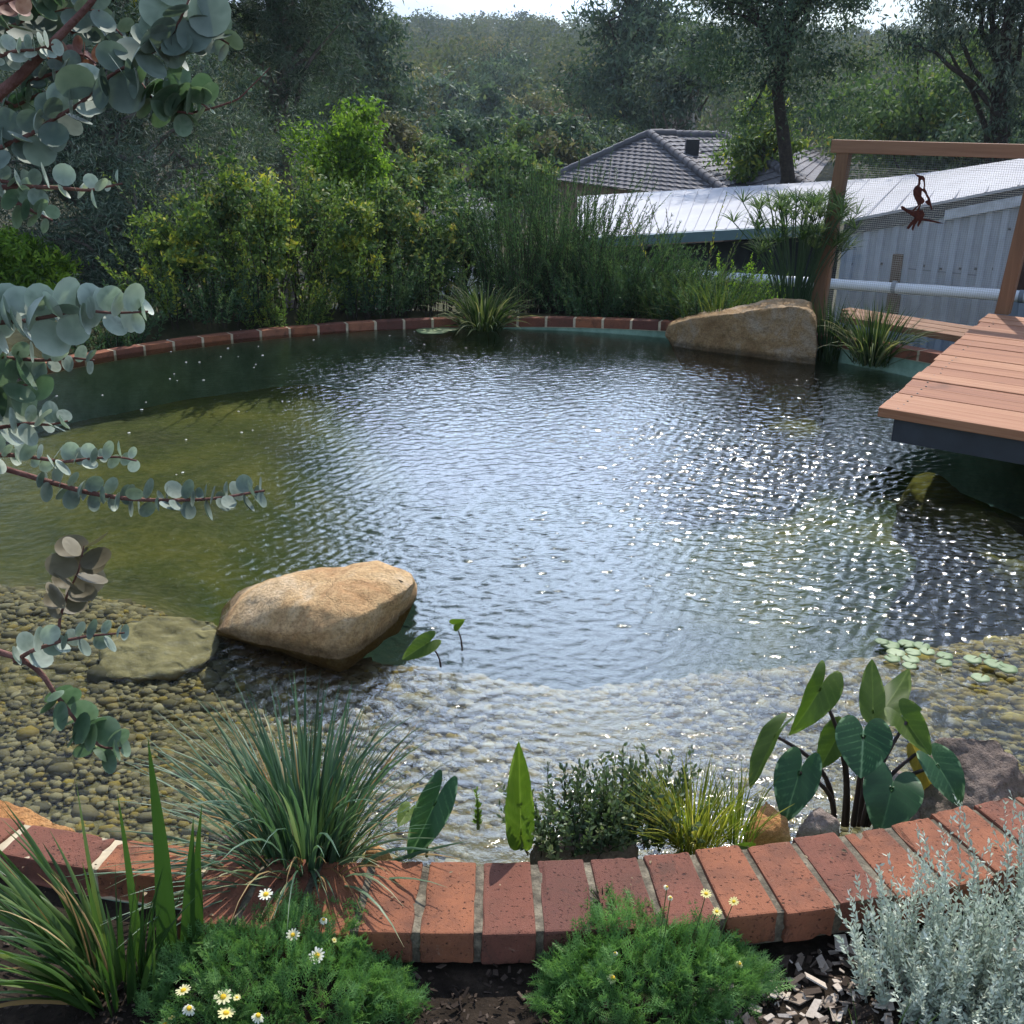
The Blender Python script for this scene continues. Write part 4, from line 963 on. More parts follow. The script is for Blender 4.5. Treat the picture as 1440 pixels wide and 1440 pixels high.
# ================================================================== pebbles, mulch, debris
def ico(n=1):
    bm = bmesh.new(); bmesh.ops.create_icosphere(bm, subdivisions=n, radius=1)
    v = np.array([x.co[:] for x in bm.verts]); f = np.array([[q.index for q in p.verts] for p in bm.faces]); bm.free(); return v, f
IV, IF = ico(2)
def pebbles():
    n = 36000; x = rng.uniform(-2.9, 3.0, n); y = rng.uniform(1.9, 4.4, n)
    ok = (np.hypot(x-CX, y-CY) < RAD-.03) & (pdepth(x, y) < .30); x, y = x[ok], y[ok]
    s = np.exp(rng.normal(math.log(.0125), .36, len(x)))*np.where(y > 3.2, 1.25, 1)
    z = -pdepth(x, y)+s*.15
    S = np.stack([s*rng.uniform(.85, 1.5, len(x)), s*rng.uniform(.75, 1.1, len(x)), s*rng.uniform(.4, .65, len(x))], -1)
    a = rng.uniform(0, 6.28, len(x)); d = np.c_[np.cos(a), np.sin(a), rng.normal(0, .12, len(x))]
    tn = np.clip(rng.normal(.42, .17, len(x))+.34*(sst(.9, 2., x)+.9*np.exp(-((x+1.05)/.22)**2-((y-2.25)/.3)**2)), 0, 1)
    g = G(); V1, F1 = ico(1); scatter(g, V1*(1+.08*rng.normal(size=V1.shape)), F1, np.c_[x, y, z], frames(d, np.array([0, 0, 1.])), S, tn)
    M = M_('river pebbles'); c = M.ramp(M.tint(), [(.0, (.045, .04, .03)), (.2, (.11, .095, .07)), (.4, (.20, .165, .11)), (.52, (.29, .25, .18)), (.62, (.24, .18, .08)), (.85, (.28, .20, .045)), (1, (.38, .30, .12))])
    tag(g.build('pebbles', M.end(M.pbsdf(M.mix(.3, c, M.noise(60, 4, .7), 'OVERLAY'), .8, .2))), 'rounded river pebbles on the shallow shelf under the water', 'pebbles', kind='stuff')
pebbles()
CHIP = np.array([[-.5, 0, 0], [.5, .06, 0], [.42, 1, .05], [-.38, .92, 0], [-.5, 0, .22], [.5, .06, .2], [.42, 1, .22], [-.38, .92, .25]])
CHIP_F = np.array([[0, 3, 2, 1], [4, 5, 6, 7], [0, 1, 5, 4], [1, 2, 6, 5], [2, 3, 7, 6], [3, 0, 4, 7]])
def mulch():
    n = 15000; x = rng.uniform(-1.35, 1.9, n); y = rng.uniform(1.15, 2.4, n)
    ok = np.hypot(x-CX, y-CY) > RAD+.235; x, y = x[ok], y[ok]
    # bigger chips right; sunlit right and shaded middle of bed put into colour
    right = sst(.25, .45, x)
    L = np.exp(rng.normal(math.log(.0145), .45, len(x)))*(.7+.6*right); Wd = L*rng.uniform(.25, .65, len(x))
    z = gz(x, y)+rng.uniform(.0, .016, len(x))
    a = rng.uniform(0, 6.28, len(x)); d = np.c_[np.cos(a), np.sin(a), rng.normal(0, .28, len(x))]
    hint = np.array([0, 0, 1.])+rng.normal(size=(len(x), 3))*.35
    tn = np.clip(rng.beta(1.3, 1.9, len(x))*(.34+.95*right)+.05, 0, 1)
    g = G(); y_ = nrm(d); X = nrm(np.cross(y_, hint)); fr = np.stack([X, y_, np.cross(X, y_)], -1)
    scatter(g, CHIP, CHIP_F, np.c_[x, y, z], fr, np.stack([Wd, L, np.minimum(Wd, .012)], -1), tn)
    M = M_('wood chips'); c = M.ramp(M.tint(), [(0, (.012, .009, .008)), (.2, (.045, .032, .025)), (.4, (.13, .098, .078)), (.6, (.28, .225, .185)), (.85, (.52, .45, .39))])
    tag(g.build('bark_mulch', M.end(M.pbsdf(M.mix(.5, c, M.noise(150, 4, .7), 'OVERLAY'), .9, .15)), smooth=False), 'loose bark and wood chips covering the garden bed', 'mulch', kind='stuff')
mulch()
def specks():
    g = G(); pts = []
    for cx_, cy_, sx, sy, n in ((320, 520, 70, 45, 26), (640, 480, 90, 18, 12), (760, 500, 60, 12, 8), (200, 600, 90, 40, 9), (1330, 790, 70, 20, 12)):
        pts += [W0(cx_+rng.normal()*sx, cy_+rng.normal()*sy, .004) for _ in range(n)]
    P = np.array(pts); n = len(P); V1, F1 = ico(1)
    s = rng.uniform(.004, .009, n); scatter(g, V1, F1, P, frames(np.c_[rng.normal(size=(n, 2)), np.zeros(n)], np.array([0, 0, 1.])), np.stack([s*1.4, s, s*.35], -1), rng.uniform(0, 1, n))
    tag(g.build('floating_petals', plain('white petals', (.75, .74, .68), .7)), 'tiny white petals floating on the dark water', 'petals', kind='stuff')
specks()

# ================================================================== foreground: silver eucalyptus sprays
a12 = np.arange(14)*2*np.pi/14
_r = np.concatenate([[[0, .5, 0]], np.c_[.28*np.sin(a12), .5-.28*np.cos(a12), np.zeros(14)], np.c_[.5*np.sin(a12), .5-.5*np.cos(a12), np.zeros(14)]])
_r[:, 2] = .16*((_r[:, 0])**2+(_r[:, 1]-.5)**2)*2.2-.02; _r[:, 1] *= .96
RND = _r; i14 = np.arange(14); j14 = (i14+1) % 14
RND_F = [np.stack([np.zeros(14, int), 1+i14, 1+j14], -1), np.stack([1+i14, 15+i14, 15+j14, 1+j14], -1)]
def euc_mat(name, st, tr=.22):
    M = M_(name); tn = M.tint(); nz = M.noise(35, 4, .6)
    col = M.ramp(M.math('ADD', M.math('MULTIPLY', tn, .8), M.math('MULTIPLY', nz, .25)), st)
    geo = M.n('NewGeometry')
    a = M.pbsdf(col, .62, .35)
    t = M.n('BsdfTranslucent'); M.l(M.mix(1., col, (1.0, 1.15, .75), 'MULTIPLY'), t.inputs[0])
    x = M.n('MixShader'); x.inputs[0].default_value = tr; M.l(a, x.inputs[1]); M.l(t.outputs[0], x.inputs[2])
    return M.end(x.outputs[0])
E_SIL = euc_mat('silver eucalyptus leaf', [(.05, (.10, .145, .12)), (.4, (.21, .27, .23)), (.7, (.38, .45, .39)), (1, (.58, .64, .56))])
E_SHADE = euc_mat('shade toned eucalyptus leaf', [(.05, (.075, .115, .095)), (.4, (.15, .20, .17)), (.7, (.25, .31, .265)), (1, (.46, .53, .46))], .15)  # silver leaf darkened; shade among the sprays is put into the colour
E_GRN = euc_mat('green eucalyptus leaf', [(.05, (.05, .10, .055)), (.5, (.12, .19, .12)), (.9, (.26, .34, .25))], .3)
E_BRN = euc_mat('withered eucalyptus leaf', [(.05, (.06, .05, .03)), (.5, (.14, .12, .075)), (.9, (.25, .22, .15))])
E_RED = euc_mat('dry red eucalyptus leaf', [(.05, (.09, .035, .03)), (.5, (.19, .08, .06)), (.9, (.36, .22, .19))])
STEM_R = bark('reddish eucalyptus bark', (.11, .045, .038), (.27, .14, .12), 30)
EUC = thing('silver_eucalyptus', 'silver leaved eucalyptus reaching into the picture from the left', 'tree', (-2.1, 1.25, .12))
def trunk_of_euc():
    g = G(); t = np.linspace(0, 1, 9); P = np.c_[-2.1+.25*t, 1.25+.15*np.sin(3*t), .1+3.3*t]
    tubes(g, P[None], (.075*(1-.6*t))[None], 10); g.build('trunk', STEM_R, EUC)
trunk_of_euc()
def smooth_path(P, n):
    P = np.asarray(P, float); d = np.r_[0, np.cumsum(np.linalg.norm(np.diff(P, axis=0), axis=1))]
    s = np.linspace(0, d[-1], n); Q = np.stack([np.interp(s, d, P[:, k]) for k in range(3)], -1)
    for _ in range(3): Q[1:-1] = (Q[:-2]+2*Q[1:-1]+Q[2:])/4
    return Q
def spray(px, Y, n, r0, r1, mat=E_SIL, stem=.0035, tint=.5, tilt=.55, tv=.16, first=0., connect=True, label=None, size_fn=None, up=.25, Y1=None, face=.35):
    """a leafy branch: pairs of round leaves set across the stem"""
    Y1 = Y if Y1 is None else Y1
    P = np.array([at(x, y, Y+(Y1-Y)*i/max(1, len(px)-1)) for i, (x, y) in enumerate(px)])
    C = smooth_path(P, 40); g = G()
    rad = np.linspace(stem, stem*.35, 40)
    if connect:
        s = C[0]; e = np.array([-1.98, 1.3, min(3.2, s[2]+.25)]); k = np.linspace(0, 1, 8)[:-1, None]
        L = e+(s-e)*k; L[:, 2] -= .12*np.sin(np.pi*k[:, 0]); C2 = np.concatenate([L, C]); rad = np.concatenate([np.linspace(stem*1.5, stem, 7), rad])
    else: C2 = C
    tubes(g, C2[None], rad[None], 7); b = g.build('branch', STEM_R, EUC)
    if label: b['label'] = label
    if n:
        u = first+(1-first)*(np.arange(n)+.5)/n; i = np.clip((u*39).astype(int), 0, 38)
        ax = nrm(C[i+1]-C[i]); Q = C[i]+(C[i+1]-C[i])*(u*39-i)[:, None]
        h = np.array([0, 0, 1.]); X = nrm(np.cross(ax, h)); Yv = np.cross(X, ax)
        g = G(); Pp, Dd, Nn, Ss, Tt = [], [], [], [], []
        for k in range(n):
            ph = (k % 2)*np.pi/2+rng.normal()*.35+.4
            for sg in (0, np.pi):
                rd = np.cos(ph+sg)*X[k]+np.sin(ph+sg)*Yv[k]
                d = nrm(rd+ax[k]*tilt*rng.uniform(.2, 1)+np.array([0, 0, up])+rng.normal(size=3)*.16)
                Pp.append(Q[k]+rd*stem*.5); Dd.append(d); Nn.append(ax[k]*(1-face)+face*nrm(CAM-Q[k])*1.1-rd*.15+rng.normal(size=3)*.30)
                rr = (r0+(r1-r0)*u[k])*rng.uniform(.72, 1.12); Ss.append(rr*2*mpp(Q[k])); Tt.append(np.clip(tint+rng.normal()*tv, 0, 1))
        y_ = nrm(np.array(Dd)); X_ = nrm(np.cross(y_, np.array(Nn))); fr = np.stack([X_, y_, np.cross(X_, y_)], -1)
        Ss = np.array(Ss); V = RND
        scatter(g, V, RND_F, np.array(Pp), fr, np.stack([Ss*rng.uniform(.85, 1.12, len(Ss)), Ss*rng.uniform(.9, 1.15, len(Ss)), Ss*rng.uniform(-.6, 2.6, len(Ss))], -1), np.clip(np.array(Tt)[:, None]+np.r_[0, np.zeros(14), np.full(14, .17)][None]+.07*rng.normal(size=(len(Tt), 29)), 0, 1))
        g.build('leaves', mat, b)
spray([(-40, 165), (0, 130), (24, 111), (64, 71), (94, 40), (132, 0), (150, -40)], 1.62, 0, 0, 0, stem=.0095)
spray([(-25, 222), (12, 201), (47, 188), (80, 163), (106, 152), (132, 128), (153, 106), (180, 92), (205, 80), (236, 60), (255, 25), (272, -15)], 1.52, 27, 20, 27, E_SHADE, tint=.36, tilt=.5, face=.75, up=-.05)
spray([(225, 75), (262, 45), (290, 42), (322, 62)], 1.54, 8, 25, 16, E_SHADE, tint=.40, connect=False, face=.5, up=-.2)
spray([(190, 108), (212, 138), (243, 156), (272, 160)], 1.56, 9, 22, 20, E_GRN, tint=.45, connect=False, tilt=.2)
spray([(238, 118), (262, 128), (292, 152)], 1.58, 6, 24, 18, E_GRN, tint=.4, connect=False, tilt=.2)
spray([(255, 162), (300, 152), (335, 140), (380, 95)], 1.6, 5, 7, 3, E_GRN, connect=False, stem=.002)
spray([(20, 262), (80, 264), (125, 268), (172, 258)], 1.5, 8, 19, 9, E_SIL, tint=.6, up=.5, tilt=.25)
spray([(-20, 252), (12, 256), (38, 272)], 1.5, 4, 17, 12, E_SIL, tint=.45)
spray([(15, 282), (32, 290), (52, 300), (74, 310)], 1.48, 6, 18, 10, E_GRN, tint=.6, connect=False, tilt=.1)
spray([(-30, 60), (10, 40), (50, 20), (95, 12), (140, 15)], 1.75, 12, 24, 20, E_SHADE, tint=.1)
spray([(-30, 20), (20, 5), (60, -5), (90, -15)], 1.7, 9, 24, 20, E_GRN, tint=.12)
spray([(-20, 85), (20, 72), (50, 70), (75, 62)], 1.6, 9, 14, 12, E_SIL, tint=.62, connect=False)
spray([(30, 120), (60, 108), (85, 100), (110, 95)], 1.65, 6, 15, 14, E_SHADE, tint=.3, connect=False)
spray([(70, 95), (95, 75), (120, 78), (135, 90)], 1.68, 6, 17, 15, E_RED, connect=False)
spray([(-25, 20), (0, 5), (15, 0), (30, -5)], 1.55, 4, 17, 15, E_RED, tint=.75, connect=False)
spray([(0, 140), (20, 150), (40, 140), (60, 128)], 1.66, 6, 18, 15, E_GRN, tint=.15, connect=False)
spray([(100, 45), (130, 35), (160, 38), (172, 50)], 1.8, 6, 18, 14, E_SHADE, tint=.12, connect=False)
spray([(-60, 462), (-20, 455), (30, 452), (87, 442), (120, 436), (150, 440), (177, 440), (208, 438)], 1.34, 17, 38, 17, E_SIL, tint=.62, up=.3, tilt=.4, face=.45)
spray([(-40, 505), (0, 503), (60, 507), (100, 503), (133, 507)], 1.38, 9, 26, 10, E_SIL, tint=.45, up=.0)
spray([(-50, 555), (-10, 545), (20, 545), (50, 538)], 1.36, 7, 28, 24, E_GRN, tint=.4, tilt=.15)
spray([(-40, 612), (-5, 602), (40, 595), (70, 598), (95, 592)], 1.36, 9, 24, 13, E_SIL, tint=.45, up=.5, tilt=.3)
spray([(-30, 640), (20, 640), (60, 645), (90, 650), (127, 645), (167, 642), (192, 648)], 1.4, 14, 15, 11, E_SIL, tint=.6, up=.5, tilt=.3)
spray([(-40, 650), (0, 657), (67, 677), (123, 693), (180, 702), (233, 704), (300, 702), (372, 690)], 1.42, 24, 15, 13, E_SHADE, tint=.36, stem=.0045, first=.22, up=.15, tilt=.3)
spray([(82, 902), (84, 870), (95, 835), (110, 805), (118, 768)], 1.43, 9, 15, 24, E_BRN, connect=False, stem=.0025, first=.25, face=.2, tilt=.2)
spray([(20, 930), (45, 915), (80, 903), (127, 894), (175, 890)], 1.42, 9, 19, 12, E_SIL, tint=.38, connect=False, up=.2)
spray([(-60, 905), (-10, 914), (33, 927), (60, 947), (74, 972), (97, 1000), (120, 1030), (143, 1053), (170, 1052)], 1.42, 11, 20, 19, E_GRN, tint=.42, stem=.0055, first=.5, up=-.1)

# ================================================================== arrow leaved water plants
LEAF_DK = foliage('dark arrow leaf', [(.0, (.014, .052, .020)), (.45, (.022, .080, .028)), (.75, (.075, .17, .07)), (1, (.22, .34, .18))], .2, .42, .4)
LEAF_MD = foliage('mid green arrow leaf', [(.0, (.045, .085, .012)), (.45, (.07, .125, .016)), (.8, (.115, .18, .03)), (1, (.17, .24, .06))], .42, .45, .35)
LEAF_YL = foliage('yellowing arrow leaf', [(.0, (.16, .13, .03)), (.5, (.30, .23, .06)), (1, (.42, .33, .12))], .35)
PETI = plain('dark purple leaf stalk', (.030, .018, .018), .45, .4, .3)
PETG = plain('green leaf stalk', (.09, .12, .04), .5, .4, .3)
PHI = np.radians([0, 10, 22, 38, 60, 85, 110, 132, 148, 158, 166, 173, 180]); RAD_A = np.array([1., .88, .74, .62, .54, .50, .50, .53, .56, .52, .40, .24, .13])
def bigleaf(name, J, T, wpx, mat, parent, roll=0., fold=.25, droop=.15, lobes=1., narrow=False, tint=.35, vein=.45, twist=0.):
    J, T = np.asarray(J), np.asarray(T); L = np.linalg.norm(T-J); a = (T-J)/L
    n = CAM-J; n = nrm(n-a*(n@a)); s = np.cross(a, n)
    n2 = n*math.cos(roll)+s*math.sin(roll); s2 = np.cross(a, n2)
    hw = wpx*mpp(J)/2
    na, nr = 120, 16
    ph = np.linspace(-np.pi, np.pi, na, endpoint=False); R0 = np.interp(np.abs(ph), PHI, RAD_A)
    if narrow: R0 = np.interp(np.abs(ph), np.radians([0, 12, 30, 60, 90, 130, 160, 180]), [1., .84, .62, .42, .34, .26, .2, .16])
    R0 = np.where(np.abs(ph) > np.pi/2, R0*(lobes*np.sin(np.abs(ph))**0+0*ph), R0)
    f = (np.arange(1, nr+1)/nr)[:, None]
    x = f*R0*np.sin(ph); y = f*R0*np.cos(ph); xm = np.abs(R0*np.sin(ph)).max()
    ax = np.abs(x)
    z = fold*ax-.10*np.sin(3.1*y+2.2*x+len(name)+J[0]*40)*.35-droop*np.maximum(y, 0)**2*.6-droop*np.maximum(-y, 0)**2*2.0+.014*np.sin(9*(y-ax))*ax/xm+twist*x*y+rng.normal()*.05*ax
    v = np.exp(-(ax/.018)**2)+.8*np.exp(-((np.abs(((y-.62*ax)*6.0) % 1-.5)-.0)/.10)**2)*(ax > .02)*.55
    edge = (f > .93)*(np.sin(7*ph+J[0]*90)[None] > .55)*.55
    tn = np.clip(tint+vein*v+.05*rng.normal(size=x.shape)+.08*np.sin(5*x+3*y+J[0]*50)+edge, 0, 1)
    sx = hw/xm
    V = J+(x*sx)[..., None]*s2+(y*L)[..., None]*a+(z*L)[..., None]*n2
    g = G(); idx = np.arange(nr*na).reshape(nr, na)
    fc = np.stack([idx[:-1], idx[1:], np.roll(idx, -1, 1)[1:], np.roll(idx, -1, 1)[:-1]], -1).reshape(-1, 4)
    g.add(np.concatenate([V.reshape(-1, 3), J[None]]), fc, np.r_[tn.ravel(), tint+vein])
    g.more(np.stack([np.roll(idx[0], -1), idx[0], np.full(na, nr*na)], -1))
    return g.build(name, mat, parent)
def stalk(parent, a, b, r=.006, mat=PETI, sag=.1, k=10):
    a, b = np.asarray(a), np.asarray(b); t = np.linspace(0, 1, k)[:, None]; d = b-a; hz = d*np.array([1, 1, 0])
    P = a+d*t-hz*(np.sin(np.pi*t)*.22)+np.array([0, 0, 1.])*np.linalg.norm(hz)*np.sin(np.pi*t)*.15
    g = G(); tubes(g, P[None], np.linspace(r, r*.5, k)[None], 7); return g.build('leaf_stalk', mat, parent)
YT = 2.42
def Z(X, Y_, d=0.): return at(960+X/3, 740+Y_/3, YT+d)
taro = thing('arrow_leaf_plant', 'big arrow leaved water plant with dark stalks on the brick rim at the right', 'water plant', tuple(Z(710, 1260, .02)))
for J, T, wd, mt, rl, kw, b in [
    (Z(575, 685, .06), Z(462, 885, -.02), 48, LEAF_MD, -.5, dict(twist=.5), 690),
    (Z(392, 885, .02), Z(262, 1090, -.06), 40, LEAF_MD, .9, dict(tint=.15, droop=.25), 640),
    (Z(492, 1040, -.05), Z(430, 1248, -.12), 56, LEAF_DK, .25, {}, 640),
    (Z(655, 885, .04), Z(575, 1022, .0), 38, LEAF_MD, .2, {}, 680),
    (Z(762, 885, -.03), Z(752, 1062, -.10), 68, LEAF_DK, -.1, dict(vein=1.0, tint=.25), 720),
    (Z(800, 790, .10), Z(797, 562, .22), 34, LEAF_MD, .35, dict(narrow=True, tint=.3, fold=-.1, droop=-.1), 720),
    (Z(835, 800, .10), Z(955, 605, .22), 40, LEAF_MD, -.4, dict(narrow=True, tint=.35, fold=-.1, droop=-.1), 740),
    (Z(945, 825, .04), Z(1048, 965, -.04), 44, LEAF_MD, -.3, dict(tint=.4, lobes=1.2), 760),
    (Z(880, 1108, -.08), Z(838, 1305, -.17), 72, LEAF_DK, -.2, dict(tint=.25), 760),
    (Z(1075, 1010, -.03), Z(1180, 1180, -.10), 50, LEAF_DK, -.5, dict(tint=.45, vein=.4), 780),
    (Z(985, 960, .02), Z(1105, 1215, -.05), 22, LEAF_YL, .2, dict(narrow=True), 770)]:
    o = bigleaf('leaf', J, T, wd*1.14, mt, taro, rl, **kw)
    if mt is LEAF_YL: o['label'] = 'withered yellow brown hanging leaf'
    base = Z(b, 1262, .02+rng.normal()*.02)
    stalk(taro, base, J, .0085)
for (jx, jy, tx, ty, w_, bx, by, Y, lab, mt, kw) in [
    (600, 905, 566, 927, 30, 620, 938, 3.25, 'single pale green arrow leaf on a thin stalk standing in the water', LEAF_MD, dict(tint=.45)),
    (640, 878, 652, 872, 18, 650, 915, 3.38, 'small green leaf on a straight stalk beside the pale arrow leaf', LEAF_MD, dict(tint=.3)),
    (612, 1128, 574, 1212, 50, 600, 1205, 2.08, 'dark heart shaped leaf leaning over the bricks beside the large grass clump', LEAF_DK, dict(tint=.4)),
    (733, 1170, 728, 1055, 40, 735, 1190, 2.12, 'upright mid green leaf left of the small leafy bush', LEAF_MD, dict(narrow=True, tint=.4)),
    (574, 1140, 560, 1162, 26, 585, 1195, 2.14, 'small yellow green leaf between grass clump and heart shaped leaf', LEAF_MD, dict(tint=.7)),
    (1058, 1192, 1035, 1188, 14, 1075, 1196, 2.1, 'low green leaf lying under the yellow sedge', LEAF_MD, dict(tint=.5, narrow=True))]:
    J, T = at(jx, jy, Y), at(tx, ty, Y-.05); b = at(bx, by, Y)
    t = thing('water_leaf', lab, 'water plant', tuple(b)); bigleaf('leaf', J, T, w_, mt, t, rng.normal()*.15, **kw); stalk(t, b, J, .0035, PETI if Y > 3 else PETG)
# thin upright spike standing in the shallows
t = thing('water_spike', 'small green leafy spike rising from the shallow water in front of the rim', 'water plant', tuple(at(672, 1150, 2.3)))
gl, gs = G(), G(); b = at(674, 1165, 2.25); sprigs(gl, gs, b, 3, .12, .25, 26, .02, .007, r0=.006, t0=.1); gl.build('foliage', F_LIME, t); gs.build('stems', PETG, t)

# ================================================================== grasses and sedges
GR_BL = foliage('blue green grass blade', [(.0, (.035, .06, .03)), (.3, (.05, .105, .06)), (.6, (.09, .17, .105)), (.85, (.20, .27, .16)), (1, (.40, .30, .16))], .3, .45, .4)
GR_DT = foliage('dark green strap leaf', [(.0, (.022, .055, .016)), (.4, (.042, .095, .022)), (.75, (.085, .155, .04)), (1, (.24, .29, .11))], .3, .42, .4)
GR_YL = foliage('yellow sedge blade', [(.0, (.06, .11, .02)), (.4, (.19, .23, .035)), (.75, (.40, .38, .07)), (1, (.50, .42, .16))], .35, .5)
GR_FAR = foliage('far sedge blade', [(.0, (.02, .04, .015)), (.4, (.05, .09, .03)), (.8, (.15, .18, .08)), (1, (.28, .27, .16))], .3)
GR_DRY = foliage('dry grass blade', [(.0, (.20, .12, .05)), (.5, (.34, .22, .10)), (1, (.48, .36, .20))], .25)
def grass(name, label, base, mat, sets, cat='grass', group=None, dry=None):
    t = thing(name, label, cat, tuple(base), group); g = G()
    for kw in sets: blades(g, base, **kw)
    g.build('blades', mat, t)
    if dry:
        g = G()
        for kw in dry: blades(g, base, **kw)
        g.build('dry_blades', GR_DRY, t)
    return t
b = at(432, 1200, 2.06); b[2] = .10
grass('grass_clump', 'large clump of arching blue green grass on the inner edge of the near bricks', b, GR_BL, [
    dict(n=120, L=.47, wd=.0115, th0=.20, th1=.9, r0=.075, tint=.42, tvar=.2),
    dict(n=75, L=.50, wd=.0105, th0=.36, th1=1.7, r0=.09, tint=.5, tvar=.2),
    dict(n=70, L=.50, wd=.008, th0=1.0, th1=1.2, r0=.10, az0=np.pi, azs=2.3, tint=.6, sqrt_=False),
    dict(n=22, L=.40, wd=.0105, th0=.7, th1=2.0, r0=.09, az0=-np.pi/2, azs=2.0, tint=.62, sqrt_=False, tipt=.3),
    dict(n=22, L=.38, wd=.008, th0=.8, th1=1.1, r0=.08, az0=0, azs=1.6, tint=.55, sqrt_=False)], 'grass',
    dry=[dict(n=46, L=.40, wd=.006, th0=.6, th1=2.2, r0=.09), dict(n=10, L=.30, wd=.004, th0=.9, th1=2.4, r0=.09, az0=-np.pi/2, azs=1.8)])
b = at(175, 1420, 1.68); b[2] = .13
t = grass('strap_leaf_plant', 'dark green strap leaved plant in the lower left corner', b, GR_DT, [
    dict(n=38, L=.42, wd=.015, th0=.65, th1=1.1, r0=.07, az0=np.pi*1.02, azs=2.2, tint=.5, tvar=.22, sqrt_=False, lvar=.5),
    dict(n=34, L=.44, wd=.014, th0=.9, th1=.9, r0=.08, az0=np.pi*1.05, azs=1.5, tint=.6, tvar=.2, sqrt_=False),
    dict(n=22, L=.27, wd=.014, th0=.25, th1=.4, r0=.08, tint=.35, tvar=.2),
    dict(n=14, L=.30, wd=.012, th0=.3, th1=.5, r0=.05, az0=.3, azs=1.0, tint=.35)], 'plant', dry=[dict(n=8, L=.34, wd=.008, th0=.7, th1=1.4, r0=.08, az0=np.pi, azs=1.6)])
g = G()                                            # the tall blade and its two neighbours
def one_blade(pts, Y, w_, tint):
    P = smooth_path([at(x, y, Y) for x, y in pts], 16); s = np.linspace(0, 1, 16)
    ribbons(g, P[None], (w_*mpp(P[0])*np.minimum(1, .75+s)*(1-s**2.2)+.0003)[None], RGT[None], tint, .25)
one_blade([(238, 1420), (234, 1300), (226, 1180), (214, 1090), (208, 1038)], 1.72, 30, .3)
one_blade([(262, 1400), (264, 1300), (268, 1220), (272, 1150)], 1.74, 22, .35)
one_blade([(278, 1380), (279, 1280), (277, 1200), (284, 1130)], 1.76, 16, .4)
one_blade([(205, 1400), (190, 1290), (178, 1200), (165, 1115)], 1.74, 14, .5)
g.build('tall_blades', GR_DT, t)
b = W0(975, 1190, .13)
grass('yellow_sedge', 'tuft of yellow green sedge between the small bush and the big arrow leaves', b, GR_YL, [
    dict(n=130, L=.21, wd=.0042, th0=.5, th1=.8, r0=.055, tint=.5, tvar=.22), dict(n=70, L=.24, wd=.004, th0=1.0, th1=.7, r0=.04, az0=np.pi, azs=1.6, tint=.6, sqrt_=False),
    dict(n=60, L=.22, wd=.004, th0=.3, th1=.5, r0=.06, tint=.35)], 'sedge')
b = W0(1035, 1180, .13)
grass('yellow_sedge', 'smaller upright tuft of green sedge at the left foot of the big arrow leaves', b, GR_YL, [dict(n=60, L=.19, wd=.0045, th0=.3, th1=.5, r0=.04, tint=.25, tvar=.15)], 'sedge')
b = at(680, 462, 9.15); b[2] = 0
grass('rim_sedge', 'tufted strappy sedge growing at the far wall of the pond', b+np.array([0, -.05, .03]), GR_FAR, [
    dict(n=150, L=.50, wd=.017, th0=.5, th1=1.7, r0=.14, tint=.55, tvar=.25), dict(n=90, L=.40, wd=.015, th0=1.0, th1=1.8, r0=.16, tint=.6, sqrt_=False), dict(n=40, L=.2, wd=.015, th0=1.2, th1=1.9, r0=.2, tint=.2)], 'sedge')
b = at(1232, 510, 7.9); b[2] = .02
grass('arching_sedge', 'arching sedge in the pond corner beside the deck', b+np.array([0, .1, .02]), GR_FAR, [
    dict(n=120, L=.52, wd=.012, th0=.45, th1=1.2, r0=.14, tint=.45, tvar=.22), dict(n=60, L=.56, wd=.013, th0=.8, th1=2.2, r0=.12, tint=.75, sqrt_=False), dict(n=50, L=.55, wd=.010, th0=.15, th1=.3, r0=.1, tint=.3)], 'sedge')
b = at(1165, 495, 8.25); b[2] = .0
grass('green_rushes', 'dark upright rushes between the long boulder and the arching sedge', b, GR_FAR, [dict(n=90, L=.55, wd=.010, th0=.14, th1=.35, r0=.09, tint=.22, tvar=.12)], 'rushes')
b = rimpt(1010, .35); b[2] = .08
grass('feather_grass', 'soft green grass behind the far boulder', b, foliage('soft grass', [(.0, (.03, .06, .015)), (.5, (.08, .13, .03)), (1, (.20, .22, .08))], .35), [dict(n=330, L=.62, wd=.006, th0=.5, th1=1.4, r0=.32, tint=.5, tvar=.2)], 'grass')
b = rimpt(945, .4); b[2] = .08
grass('feather_grass', 'fine dark grass at the left end of the far boulder', b, GR_FAR, [dict(n=200, L=.45, wd=.006, th0=.5, th1=1.4, r0=.25, tint=.35, tvar=.15)], 'grass')
